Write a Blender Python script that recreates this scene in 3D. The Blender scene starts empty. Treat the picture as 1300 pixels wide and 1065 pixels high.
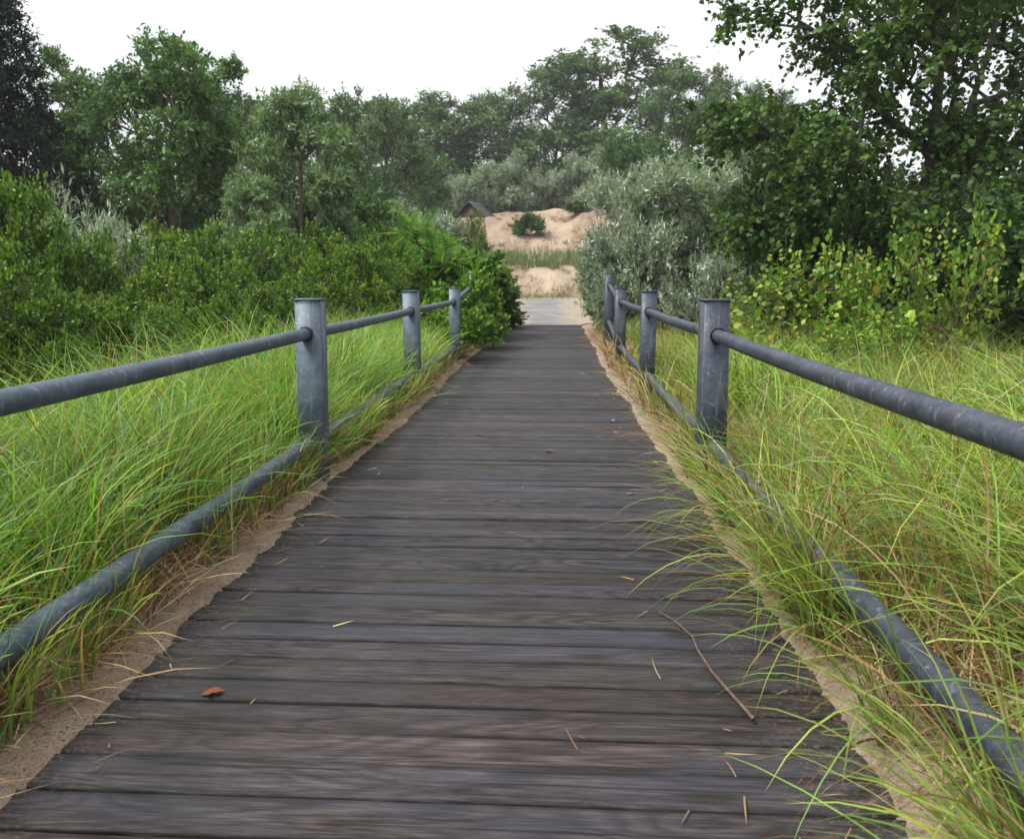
import bpy, math, random
import numpy as np
from mathutils import Vector

SEED = 11
rng = np.random.default_rng(SEED)
random.seed(SEED)
R = math.radians
scene = bpy.context.scene
COL = scene.collection

# ------------------------------------------------------------------ camera
CAM_H = 1.25
F_PX = 1011.0
YAW, PITCH = R(3.14), R(-7.47)
cam_d = bpy.data.cameras.new("camera")
cam = bpy.data.objects.new("camera", cam_d)
COL.objects.link(cam)
cam.location = (0, 0, CAM_H)
cam.rotation_euler = (R(90) + PITCH, 0, YAW)
cam_d.sensor_width = 36.0
cam_d.lens = 36.0 * F_PX / 1300.0
cam_d.shift_y = -45.0 / 1300.0
cam_d.clip_start = 0.05
cam_d.clip_end = 3000
cam_d.dof.use_dof = True
cam_d.dof.focus_distance = 3.6
cam_d.dof.aperture_fstop = 5.6
scene.camera = cam
_fw = np.array([-math.sin(YAW) * math.cos(PITCH), math.cos(YAW) * math.cos(PITCH), math.sin(PITCH)])
_rt = np.array([math.cos(YAW), math.sin(YAW), 0])
_up = np.cross(_rt, _fw)


def ray(px, py):
    d = _fw * F_PX + _rt * (px - 650) + _up * (487.5 - py)
    return d / d[1]


def P(px, py, Y):
    """measured point of the photograph at a distance Y down the walk"""
    d = ray(px, py) * Y
    return d[0], d[1], d[2] + CAM_H


def PG(px, py, z=0.0):
    d = ray(px, py)
    k = (z - CAM_H) / d[2]
    return d[0] * k, d[1] * k, z


# ------------------------------------------------------------------ numpy noise
def _hash(ix, iy, s):
    h = (ix.astype(np.int64) * 374761393 + iy.astype(np.int64) * 668265263 + s * 974711) & 0x7fffffff
    h = ((h ^ (h >> 13)) * 1274126177) & 0x7fffffff
    return ((h ^ (h >> 16)) & 0xffff) / 65535.0


def vnoise(x, y, s=0):
    x = np.asarray(x, float); y = np.asarray(y, float)
    ix, iy = np.floor(x), np.floor(y)
    fx, fy = x - ix, y - iy
    fx = fx * fx * (3 - 2 * fx); fy = fy * fy * (3 - 2 * fy)
    a = _hash(ix, iy, s); b = _hash(ix + 1, iy, s)
    c = _hash(ix, iy + 1, s); d = _hash(ix + 1, iy + 1, s)
    return (a * (1 - fx) + b * fx) * (1 - fy) + (c * (1 - fx) + d * fx) * fy


def fbm(x, y, s=0, o=4):
    t = 0; a = 0.5
    for k in range(o):
        t = t + a * (vnoise(np.asarray(x) * 2 ** k, np.asarray(y) * 2 ** k, s + k) - 0.5)
        a *= 0.5
    return t


def sstep(a, b, x):
    t = np.clip((x - a) / (b - a), 0, 1)
    return t * t * (3 - 2 * t)


def edge_l(y):
    y = np.asarray(y, float)
    return np.interp(y, [0, 1.9, 2.6, 4, 6, 9, 13, 22], [-1.29, -1.30, -1.34, -1.40, -1.36, -1.33, -1.36, -1.42]) \
        + 0.13 * fbm(y * 1.1, y * 0 + 3.1, 5, 3) + 0.035 * fbm(y * 7, y * 0, 6, 3)


def edge_r(y):
    y = np.asarray(y, float)
    return np.interp(y, [0, 2, 3.5, 4.6, 6, 9, 13, 22], [0.81, 0.81, 0.80, 0.79, 0.76, 0.71, 0.70, 0.72]) \
        + 0.13 * fbm(y * 0.9, y * 0 + 9.1, 7, 3) + 0.035 * fbm(y * 6, y * 0, 8, 3)


def ground(x, y):
    x = np.asarray(x, float); y = np.asarray(y, float)
    z = 0.05 + 0.10 * fbm(x * 0.5, y * 0.5, 1) + 0.05 * fbm(x * 3, y * 3, 2, 3)
    z = z + 0.02 * fbm(x * 16, y * 16, 3, 3)
    z = np.maximum(z, 0.004)
    # sand drifts over both edges of the walk
    out = np.maximum(edge_l(y) - x, x - edge_r(y)) + 0.05 * fbm(x * 9, y * 9, 61, 3)
    rise = sstep(0, 0.34, out)
    zl = rise * z + np.clip(out, 0, 0.045) * 0.42
    zi = -0.16 * sstep(0.0, 0.07, -out)
    zw = np.where(out > 0, zl + 0.002, zi + 0.002 * (out > -0.005))
    onw = sstep(22.4, 21.9, y)
    z0 = np.where(y < 22.4, onw * zw + (1 - onw) * (0.0 * z - 0.02), 0)
    far = 0.10 * fbm(x * .5, y * .5, 1) + 0.04 * fbm(x * 3, y * 3, 2, 3)
    pathm = sstep(2.0, 3.0, np.abs(x + 0.45))
    z = np.where(y < 22.4, z0, far * pathm * sstep(22.0, 23.5, y) - 0.02)
    # the ground rises to a cut bank, a grassy shelf and a dune
    yy = y + 0.22 * x * (np.abs(x) < 12) + 3.4 * fbm(x * 0.30, y * 0.12, 21, 4) + 0.015 * x * x * (np.abs(x) < 12) + 2.1 * (np.abs(x) >= 12)
    h = np.interp(yy, [22, 37.5, 38.6, 41.0, 42, 47.5, 50, 57, 61, 70, 120, 4000],
                  [0.0, 0.42, 0.85, 1.85, 1.95, 2.45, 3.3, 5.9, 6.3, 6.0, 4.0, 4.0])
    m = 0.38 + 0.62 * np.exp(-((x + 0.5) / 12.0) ** 4)
    h = h * m
    bumps = sstep(39, 47, y) * (1.5 * fbm(x * 0.26, y * 0.26, 31, 4) + 0.20 * fbm(x * 1.1, y * 1.1, 33, 4))
    bumps = bumps * (1 - 0.7 * sstep(70, 120, y))
    # left side falls away gently
    z = z - 0.25 * sstep(-3.5, -9, x) * sstep(30, 20, y)
    return z + h + bumps


# ------------------------------------------------------------------ mesh helpers
def mesh_np(name, verts, quads=None, tris=None, col=None, smooth=False, mats=(), quad_mat=None):
    me = bpy.data.meshes.new(name)
    verts = np.asarray(verts, np.float32)
    nq = 0 if quads is None else len(quads)
    nt = 0 if tris is None else len(tris)
    loops = []
    if nq: loops.append(np.asarray(quads, np.int32).ravel())
    if nt: loops.append(np.asarray(tris, np.int32).ravel())
    loops = np.concatenate(loops)
    starts = np.concatenate([np.arange(nq) * 4, nq * 4 + np.arange(nt) * 3]).astype(np.int32)
    me.vertices.add(len(verts)); me.vertices.foreach_set("co", verts.ravel())
    me.loops.add(len(loops)); me.loops.foreach_set("vertex_index", loops)
    me.polygons.add(nq + nt); me.polygons.foreach_set("loop_start", starts)
    if col is not None:
        a = me.attributes.new("Col", 'FLOAT_COLOR', 'POINT')
        c = np.ones((len(verts), 4), np.float32); c[:, :3] = col
        a.data.foreach_set("color", c.ravel())
    if smooth:
        me.polygons.foreach_set("use_smooth", np.ones(nq + nt, bool))
    for m in mats: me.materials.append(m)
    me.update(calc_edges=True)
    me.validate()
    return me


def link(name, me, parent=None):
    o = bpy.data.objects.new(name, me)
    COL.objects.link(o)
    if parent is not None: o.parent = parent
    return o


def empty(name, loc=(0, 0, 0), rz=0.0):
    o = bpy.data.objects.new(name, None)
    o.empty_display_size = 0.2
    COL.objects.link(o)
    o.location = loc; o.rotation_euler = (0, 0, rz)
    return o


def tag(o, label, cat, group=None, kind=None):
    if label: o["label"] = label
    if cat: o["category"] = cat
    if group: o["group"] = group
    if kind: o["kind"] = kind
    return o


def norm(v):
    return v / (np.linalg.norm(v, axis=-1, keepdims=True) + 1e-9)


class Soup:
    """gathers vertices, quads and triangles for one mesh"""
    def __init__(s): s.v = []; s.q = []; s.t = []; s.c = []; s.n = 0
    def add(s, v, q=None, t=None, c=None):
        v = np.asarray(v, float).reshape(-1, 3)
        if q is not None and len(q): s.q.append(np.asarray(q).reshape(-1, 4) + s.n)
        if t is not None and len(t): s.t.append(np.asarray(t).reshape(-1, 3) + s.n)
        s.v.append(v)
        if c is None: c = (1, 1, 1)
        c = np.asarray(c, float)
        s.c.append(np.broadcast_to(c, (len(v), 3)) if c.ndim == 1 else c.reshape(-1, 3))
        s.n += len(v)
    def mesh(s, name, mats=(), smooth=False):
        return mesh_np(name, np.concatenate(s.v), np.concatenate(s.q) if s.q else None,
                       np.concatenate(s.t) if s.t else None, np.concatenate(s.c), smooth, mats)


def tubes(soup, p0, p1, r0, r1, sides=5, col=(1, 1, 1)):
    p0 = np.asarray(p0, float); p1 = np.asarray(p1, float); n = len(p0)
    if n == 0: return
    r0 = np.broadcast_to(r0, (n,)); r1 = np.broadcast_to(r1, (n,))
    d = norm(p1 - p0)
    ref = np.where(np.abs(d[:, 2:3]) > 0.9, np.array([[1., 0, 0]]), np.array([[0, 0, 1.]]))
    a = norm(np.cross(d, ref)); b = np.cross(d, a)
    th = np.arange(sides) * 2 * math.pi / sides
    ring = a[:, None] * np.cos(th)[None, :, None] + b[:, None] * np.sin(th)[None, :, None]
    v = np.concatenate([p0[:, None] + ring * r0[:, None, None], p1[:, None] + ring * r1[:, None, None]], 1)
    k = np.arange(sides); k2 = (k + 1) % sides
    q = np.stack([k, k2, k2 + sides, k + sides], 1)
    q = q[None] + (np.arange(n) * 2 * sides)[:, None, None]
    soup.add(v, q=q, c=col)


def ribbon_blades(soup, root, L, w, az, th0, bend, col, tipcol=None, S=5, twist=None):
    """arching grass blades; all arguments are arrays over the blades"""
    n = len(root)
    s = (np.arange(S) + 0.5) / S
    th = th0[:, None] + bend[:, None] * s[None] ** 1.3           # angle from vertical
    hs = np.concatenate([np.zeros((n, 1)), np.cumsum(np.sin(th), 1)], 1) * (L / S)[:, None]
    vs = np.concatenate([np.zeros((n, 1)), np.cumsum(np.cos(th), 1)], 1) * (L / S)[:, None]
    dirh = np.stack([np.cos(az), np.sin(az), np.zeros(n)], 1)
    side = np.stack([-np.sin(az), np.cos(az), np.zeros(n)], 1)
    if twist is None: twist = rng.normal(0, 0.5, n)
    t = np.linspace(0, 1, S + 1)
    cent = root[:, None] + dirh[:, None] * hs[..., None] + np.array([0, 0, 1.])[None, None] * vs[..., None]
    wobble = (rng.normal(0, 0.02, (n, 1)) * np.sin(t * 3.1)[None])[..., None] * side[:, None]
    cent = cent + wobble * L[:, None, None]
    wt = np.clip(1.15 * (1 - t) ** 0.6, 0, 1) * np.where(t < 0.2, 0.75 + t * 1.25, 1)
    ang = twist[:, None] * (0.3 + t[None])
    thf = np.concatenate([th0[:, None], th], 1)
    nrm = -dirh[:, None] * np.cos(thf)[..., None] + np.array([0, 0, 1.]) * np.sin(thf)[..., None]
    sd = side[:, None] * np.cos(ang)[..., None] + nrm * np.sin(ang)[..., None]
    half = 0.5 * w[:, None, None] * wt[None, :, None]
    Lp = cent - sd * half; Rp = cent + sd * half
    v = np.empty((n, 2 * S + 1, 3))
    v[:, 0:2 * S:2] = Lp[:, :S]; v[:, 1:2 * S:2] = Rp[:, :S]; v[:, 2 * S] = cent[:, S]
    k = np.arange(S - 1) * 2
    q = np.stack([k, k + 1, k + 3, k + 2], 1)[None] + (np.arange(n) * (2 * S + 1))[:, None, None]
    tr = np.array([[2 * S - 2, 2 * S - 1, 2 * S]])[None] + (np.arange(n) * (2 * S + 1))[:, None, None]
    if tipcol is None: tipcol = col
    tt = np.concatenate([np.repeat(t[:S], 2), [1.0]])
    c = col[:, None] * (1 - tt)[None, :, None] + tipcol[:, None] * tt[None, :, None]
    soup.add(v, q=q, t=tr, c=c.reshape(-1, 3))


# leaf templates: (verts, quads, tris); leaf grows along +Y, faces +Z, length 1
LEAF_OVAL = (np.array([[0, 0, 0], [-.27, .28, .05], [0, .30, 0], [.27, .28, .05], [-.27, .62, .03], [0, .66, -.02], [.27, .62, .03], [0, 1, -.08]]),
             [[1, 2, 5, 4], [2, 3, 6, 5]], [[0, 2, 1], [0, 3, 2], [4, 5, 7], [5, 6, 7]])
LEAF_ROUND = (np.array([[0, 0, 0], [-.42, .22, .06], [0, .28, 0], [.42, .22, .06], [-.36, .62, .04], [0, .66, -.03], [.36, .62, .04], [0, 1, -.10]]),
              [[1, 2, 5, 4], [2, 3, 6, 5]], [[0, 2, 1], [0, 3, 2], [4, 5, 7], [5, 6, 7]])
LEAF_SMALL = (np.array([[0, 0, 0], [-.26, .5, .05], [.26, .5, .05], [0, 1, -.05]]), [[0, 2, 3, 1]], [])
LEAF_NARROW = (np.array([[0, 0, 0], [-.14, .45, .02], [.14, .45, .02], [0, 1, -.10]]), [[0, 2, 3, 1]], [])
NEEDLES = (np.array([[0, 0, 0], [-.05, .5, .0], [.05, .5, .0], [0, 1, 0]]), [[0, 2, 3, 1]], [])


def make_frond(pairs=8, ll=0.30, droop=0.35):
    v = []; q = []
    def leaf(base, d, up, l, w):
        d = d / np.linalg.norm(d); s = np.cross(d, up); s /= np.linalg.norm(s)
        b = len(v)
        v.extend([base, base + d * l * .45 - s * w, base + d * l * .45 + s * w, base + d * l - up * l * .15])
        q.append([b, b + 2, b + 3, b + 1])
    for i in range(pairs):
        t = 0.16 + 0.80 * i / (pairs - 1)
        base = np.array([0, t, -droop * t * t])
        L = ll * (1 - 0.45 * abs(t - 0.45) / 0.55)
        for sgn in (-1, 1):
            leaf(base, np.array([sgn * 1.0, 0.45, -0.28 - 0.2 * t]), np.array([0, 0.2, 1.0]), L, L * .15)
    leaf(np.array([0, 1, -droop]), np.array([0, 1, -.7]), np.array([0, .4, 1.]), ll * .6, ll * .1)
    # the rachis as a thin blade
    b = len(v)
    v.extend([np.array([-.008, 0, 0]), np.array([.008, 0, 0]), np.array([.006, .5, -droop * .25]), np.array([-.006, .5, -droop * .25]),
              np.array([.003, 1, -droop]), np.array([-.003, 1, -droop])])
    q.append([b, b + 1, b + 2, b + 3]); q.append([b + 3, b + 2, b + 4, b + 5])
    return (np.array(v), q, [])


FROND = make_frond()
FROND_FINE = make_frond(9, 0.24, 0.25)


def scatter(soup, tmpl, pos, d, up, size, col):
    """instances of a leaf template baked into one mesh"""
    n = len(pos)
    d = norm(d)
    s = norm(np.cross(d, up)); u = np.cross(s, d)
    tv, tq, tt = tmpl
    v = (s[:, None] * tv[None, :, 0:1] + d[:, None] * tv[None, :, 1:2] + u[:, None] * tv[None, :, 2:3]) * size[:, None, None] + pos[:, None]
    k = len(tv); off = (np.arange(n) * k)[:, None, None]
    q = (np.array(tq)[None] + off) if len(tq) else None
    t = (np.array(tt)[None] + off) if len(tt) else None
    soup.add(v, q=q, t=t, c=np.repeat(col, k, 0))


# ------------------------------------------------------------------ materials
def new_mat(name):
    m = bpy.data.materials.new(name); m.use_nodes = True
    nt = m.node_tree; nt.nodes.clear()
    out = nt.nodes.new("ShaderNodeOutputMaterial")
    return m, nt, out


def N(nt, t, **kw):
    n = nt.nodes.new(t)
    for k, v in kw.items():
        if k in n.inputs.keys() if hasattr(n.inputs, 'keys') else False: n.inputs[k].default_value = v
        else: setattr(n, k, v)
    return n


def ramp(nt, fac, stops):
    r = nt.nodes.new("ShaderNodeValToRGB")
    cr = r.color_ramp
    while len(cr.elements) < len(stops): cr.elements.new(0.5)
    for e, (p, c) in zip(cr.elements, stops):
        e.position = p; e.color = (c[0], c[1], c[2], 1) if hasattr(c, '__len__') else (c, c, c, 1)
    nt.links.new(fac, r.inputs[0])
    return r.outputs[0]


def mixc(nt, fac, a, b, mode='MIX'):
    m = nt.nodes.new("ShaderNodeMix"); m.data_type = 'RGBA'; m.blend_type = mode
    for sock, val in ((m.inputs[0], fac), (m.inputs[6], a), (m.inputs[7], b)):
        if isinstance(val, (int, float)): sock.default_value = val
        elif isinstance(val, tuple): sock.default_value = (*val, 1) if len(val) == 3 else val
        else: nt.links.new(val, sock)
    return m.outputs[2]


def math_(nt, op, a, b=None):
    m = nt.nodes.new("ShaderNodeMath"); m.operation = op
    for i, val in enumerate((a, b)):
        if val is None: continue
        if isinstance(val, (int, float)): m.inputs[i].default_value = val
        else: nt.links.new(val, m.inputs[i])
    return m.outputs[0]


def noise(nt, vec, scale, detail=4, rough=0.55, dist=0.0):
    n = nt.nodes.new("ShaderNodeTexNoise")
    n.inputs["Scale"].default_value = scale; n.inputs["Detail"].default_value = detail
    n.inputs["Roughness"].default_value = rough; n.inputs["Distortion"].default_value = dist
    if vec is not None: nt.links.new(vec, n.inputs["Vector"])
    return n.outputs[0]


def mapping(nt, vec, scale=(1, 1, 1), loc=(0, 0, 0), rot=(0, 0, 0)):
    m = nt.nodes.new("ShaderNodeMapping")
    m.inputs["Scale"].default_value = scale; m.inputs["Location"].default_value = loc; m.inputs["Rotation"].default_value = rot
    nt.links.new(vec, m.inputs["Vector"])
    return m.outputs[0]


def attr(nt, name):
    a = nt.nodes.new("ShaderNodeAttribute"); a.attribute_name = name
    return a


def leaf_mat(name, trans=0.35, rough=0.5, back=None, spec=0.35):
    m, nt, out = new_mat(name)
    a = attr(nt, "Col").outputs["Color"]
    colr = a
    if back is not None:
        g = nt.nodes.new("ShaderNodeNewGeometry")
        colr = mixc(nt, g.outputs["Backfacing"], a, back)
    p = nt.nodes.new("ShaderNodeBsdfPrincipled")
    nt.links.new(colr, p.inputs["Base Color"]); p.inputs["Roughness"].default_value = rough
    p.inputs["Specular IOR Level"].default_value = spec
    tr = nt.nodes.new("ShaderNodeBsdfTranslucent")
    tc = mixc(nt, 1.0, colr, (1.0, 1.1, 0.45), 'MULTIPLY')
    nt.links.new(tc, tr.inputs[0])
    mx = nt.nodes.new("ShaderNodeMixShader"); mx.inputs[0].default_value = trans
    nt.links.new(p.outputs[0], mx.inputs[1]); nt.links.new(tr.outputs[0], mx.inputs[2])
    nt.links.new(mx.outputs[0], out.inputs[0])
    return m


M_LEAF = leaf_mat("leaf", 0.30)
M_SILVER = leaf_mat("silver_leaf", 0.2, 0.6, back=(0.42, 0.48, 0.42), spec=0.25)
M_GRASS = leaf_mat("grass_blade", 0.38, 0.45, spec=0.3)
M_NEEDLE = leaf_mat("needle", 0.1, 0.6)


def bark_mat(name, c0, c1):
    m, nt, out = new_mat(name)
    tc = nt.nodes.new("ShaderNodeTexCoord")
    n = noise(nt, mapping(nt, tc.outputs["Object"], (14, 14, 3)), 1.0, 5, 0.6)
    p = nt.nodes.new("ShaderNodeBsdfPrincipled"); p.inputs["Roughness"].default_value = 0.85
    nt.links.new(ramp(nt, n, [(0.3, c0), (0.7, c1)]), p.inputs["Base Color"])
    b = nt.nodes.new("ShaderNodeBump"); b.inputs["Strength"].default_value = 0.6; b.inputs["Distance"].default_value = 0.02
    nt.links.new(n, b.inputs["Height"]); nt.links.new(b.outputs[0], p.inputs["Normal"])
    nt.links.new(p.outputs[0], out.inputs[0])
    return m


M_BARK = bark_mat("dark_bark", (0.025, 0.02, 0.016), (0.09, 0.075, 0.06))
M_BARK_L = bark_mat("brown_bark", (0.07, 0.05, 0.035), (0.20, 0.15, 0.10))


def wood_mat():
    m, nt, out = new_mat("weathered_wood")
    tc = nt.nodes.new("ShaderNodeTexCoord")
    pid = attr(nt, "Col").outputs["Color"]
    sep = nt.nodes.new("ShaderNodeSeparateColor"); nt.links.new(pid, sep.inputs[0])
    pr, pg, pb = sep.outputs
    off = nt.nodes.new("ShaderNodeCombineXYZ")
    nt.links.new(math_(nt, 'MULTIPLY', pr, 37.0), off.inputs[0])
    nt.links.new(math_(nt, 'MULTIPLY', pg, 5.0), off.inputs[1])
    nt.links.new(math_(nt, 'MULTIPLY', pb, 91.0), off.inputs[2])
    add = nt.nodes.new("ShaderNodeVectorMath"); add.operation = 'ADD'
    nt.links.new(tc.outputs["Object"], add.inputs[0]); nt.links.new(off.outputs[0], add.inputs[1])
    v = add.outputs[0]
    # growth rings: contour lines of a long stretched field, cathedral shapes
    fld = noise(nt, mapping(nt, v, (0.9, 5.2, 1.0)), 1.0, 2.0, 0.45, 0.35)
    rings = math_(nt, 'SINE', math_(nt, 'MULTIPLY', fld, 120.0))
    rings = math_(nt, 'MULTIPLY_ADD', rings, 0.5)
    nt.nodes[-1].inputs[2].default_value = 0.5
    fib = noise(nt, mapping(nt, v, (9.0, 170, 10)), 1.0, 5, 0.75)
    fib2 = noise(nt, mapping(nt, v, (2.4, 34, 10)), 1.0, 5, 0.7, 0.4)
    big = noise(nt, mapping(nt, v, (1.1, 5, 1)), 1.0, 3, 0.5)
    patch = noise(nt, tc.outputs["Object"], 1.3, 4, 0.6)
    grain = math_(nt, 'ADD', math_(nt, 'MULTIPLY', fib, 0.55), math_(nt, 'MULTIPLY', fib2, 0.45))
    base = ramp(nt, grain, [(0.37, (0.010, 0.007, 0.007)), (0.46, (0.028, 0.022, 0.023)), (0.53, (0.047, 0.038, 0.040)), (0.64, (0.085, 0.073, 0.078))])
    ringc = ramp(nt, rings, [(0.0, (0.34, 0.31, 0.30)), (0.35, (0.85, 0.82, 0.80)), (1.0, (1.35, 1.32, 1.30))])
    ringamt = ramp(nt, pg, [(0.25, 0.3), (0.65, 1.0)])
    c = mixc(nt, ringamt, base, mixc(nt, 1.0, base, ringc, 'MULTIPLY'))
    # each board has its own tint: grey blue, brown, olive
    tint = ramp(nt, pb, [(0.0, (1.12, 0.97, 0.86)), (0.3, (1.0, 0.98, 1.0)), (0.55, (0.92, 0.98, 1.12)), (0.75, (1.05, 1.0, 0.94)), (1.0, (0.94, 1.03, 0.94))])
    c = mixc(nt, 1.0, c, tint, 'MULTIPLY')
    val = ramp(nt, pr, [(0, 0.62), (0.5, 0.98), (1, 1.42)])
    c = mixc(nt, 1.0, c, val, 'MULTIPLY')
    c = mixc(nt, ramp(nt, big, [(0.42, 0.0), (0.68, 0.55)]), c, (0.032, 0.038, 0.058))
    c = mixc(nt, ramp(nt, patch, [(0.50, 0.0), (0.74, 0.45)]), c, (0.038, 0.043, 0.028))
    # drying cracks and knots
    ck = noise(nt, mapping(nt, v, (0.9, 75, 6)), 1.0, 3, 0.6, 0.3)
    ckm = ramp(nt, ck, [(0.335, 1.0), (0.362, 0.0)])
    c = mixc(nt, math_(nt, 'MULTIPLY', ckm, 0.85), c, (0.008, 0.007, 0.007))
    vo = nt.nodes.new("ShaderNodeTexVoronoi"); vo.voronoi_dimensions = "2D"; vo.inputs["Scale"].default_value = 1.0; vo.inputs["Randomness"].default_value = 1.0
    nt.links.new(mapping(nt, v, (1.5, 5.2, 1.0)), vo.inputs["Vector"])
    kn = ramp(nt, vo.outputs["Distance"], [(0.07, 1.0), (0.15, 0.0)])
    c = mixc(nt, math_(nt, 'MULTIPLY', kn, 0.75), c, (0.014, 0.011, 0.010))
    # dirt worn into the board edges
    eg = attr(nt, "Edge").outputs["Fac"]
    egn = math_(nt, 'MULTIPLY', eg, ramp(nt, noise(nt, mapping(nt, v, (2.5, 9, 1)), 1.0, 4, 0.7), [(0.33, 0.10), (0.55, 0.65)]))
    c = mixc(nt, egn, c, (0.011, 0.009, 0.008))
    # wind-blown sand dusted along the edges
    sx = nt.nodes.new("ShaderNodeSeparateXYZ"); nt.links.new(tc.outputs["Object"], sx.inputs[0])
    side = math_(nt, 'ABSOLUTE', math_(nt, 'ADD', sx.outputs[0], 0.30))
    dust = math_(nt, 'MULTIPLY', ramp(nt, math_(nt, 'MULTIPLY', side, 0.5), [(0.40, 0.0), (0.56, 1.0)]),
                 ramp(nt, noise(nt, tc.outputs["Object"], 60, 4, 0.75), [(0.52, 0.0), (0.66, 0.65)]))
    c = mixc(nt, dust, c, (0.26, 0.20, 0.145))
    p = nt.nodes.new("ShaderNodeBsdfPrincipled")
    nt.links.new(c, p.inputs["Base Color"])
    nt.links.new(ramp(nt, grain, [(0.4, 0.72), (0.6, 0.42)]), p.inputs["Roughness"])
    p.inputs["Specular IOR Level"].default_value = 0.35
    h = math_(nt, 'SUBTRACT', math_(nt, 'ADD', math_(nt, 'MULTIPLY', grain, 0.6), math_(nt, 'MULTIPLY', rings, 0.08)), math_(nt, 'MULTIPLY', ckm, 0.5))
    b = nt.nodes.new("ShaderNodeBump"); b.inputs["Strength"].default_value = 0.8; b.inputs["Distance"].default_value = 0.010
    nt.links.new(h, b.inputs["Height"]); nt.links.new(b.outputs[0], p.inputs["Normal"])
    nt.links.new(p.outputs[0], out.inputs[0])
    return m


def sand_mat():
    m, nt, out = new_mat("sand_ground")
    tc = nt.nodes.new("ShaderNodeTexCoord"); v = tc.outputs["Object"]
    sx = nt.nodes.new("ShaderNodeSeparateXYZ"); nt.links.new(v, sx.inputs[0])
    fine = noise(nt, v, 180, 3, 0.8)
    mid = noise(nt, v, 7, 5, 0.65)
    big = noise(nt, v, 0.5, 4, 0.6)
    sand = ramp(nt, mid, [(0.25, (0.27, 0.20, 0.145)), (0.5, (0.40, 0.305, 0.225)), (0.8, (0.50, 0.39, 0.30))])
    sand = mixc(nt, ramp(nt, fine, [(0.38, 0.75), (0.55, 0.0)]), sand, (0.13, 0.09, 0.065))
    sand = mixc(nt, ramp(nt, noise(nt, v, 48, 4, 0.8), [(0.54, 0.0), (0.66, 0.8)]), sand, (0.12, 0.07, 0.04))
    # far dune sand is pinker, streaked by washed-down litter
    pink = ramp(nt, noise(nt, mapping(nt, v, (1.2, 0.5, 1.2)), 1.0, 5, 0.65), [(0.36, (0.17, 0.12, 0.085)), (0.47, (0.36, 0.275, 0.20)), (0.7, (0.46, 0.37, 0.285))])
    farm = ramp(nt, math_(nt, 'MULTIPLY', sx.outputs[1], 0.01), [(0.30, 0.0), (0.37, 1.0)])
    sand = mixc(nt, farm, sand, pink)
    # brown litter and roots away from the walk
    lit = ramp(nt, noise(nt, v, 22, 5, 0.75), [(0.3, (0.05, 0.032, 0.02)), (0.5, (0.14, 0.085, 0.05)), (0.75, (0.27, 0.19, 0.11))])
    dx = math_(nt, 'ABSOLUTE', math_(nt, 'ADD', sx.outputs[0], 0.29))
    away = ramp(nt, math_(nt, 'MULTIPLY', math_(nt, 'ADD', dx, math_(nt, 'MULTIPLY', noise(nt, v, 5, 5, 0.75), 0.9)), 0.25), [(0.395, 0.0), (0.46, 1.0)])
    near = ramp(nt, math_(nt, 'MULTIPLY', sx.outputs[1], 0.01), [(0.22, 1.0), (0.30, 0.35)])
    patch = ramp(nt, big, [(0.42, 0.55), (0.60, 1.0)])
    nearw = math_(nt, 'MULTIPLY', math_(nt, 'MULTIPLY', away, near), patch)
    c = mixc(nt, nearw, sand, lit)
    # small dark debris on the sand
    vo = nt.nodes.new("ShaderNodeTexVoronoi"); vo.inputs["Scale"].default_value = 34; nt.links.new(v, vo.inputs["Vector"])
    c = mixc(nt, ramp(nt, vo.outputs["Distance"], [(0.10, 0.75), (0.19, 0.0)]), c, (0.06, 0.04, 0.03))
    p = nt.nodes.new("ShaderNodeBsdfPrincipled"); p.inputs["Roughness"].default_value = 0.95
    p.inputs["Specular IOR Level"].default_value = 0.15
    nt.links.new(c, p.inputs["Base Color"])
    b = nt.nodes.new("ShaderNodeBump"); b.inputs["Strength"].default_value = 0.7; b.inputs["Distance"].default_value = 0.02
    nt.links.new(math_(nt, 'ADD', mid, math_(nt, 'MULTIPLY', fine, 0.4)), b.inputs["Height"]); nt.links.new(b.outputs[0], p.inputs["Normal"])
    nt.links.new(p.outputs[0], out.inputs[0])
    return m


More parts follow.
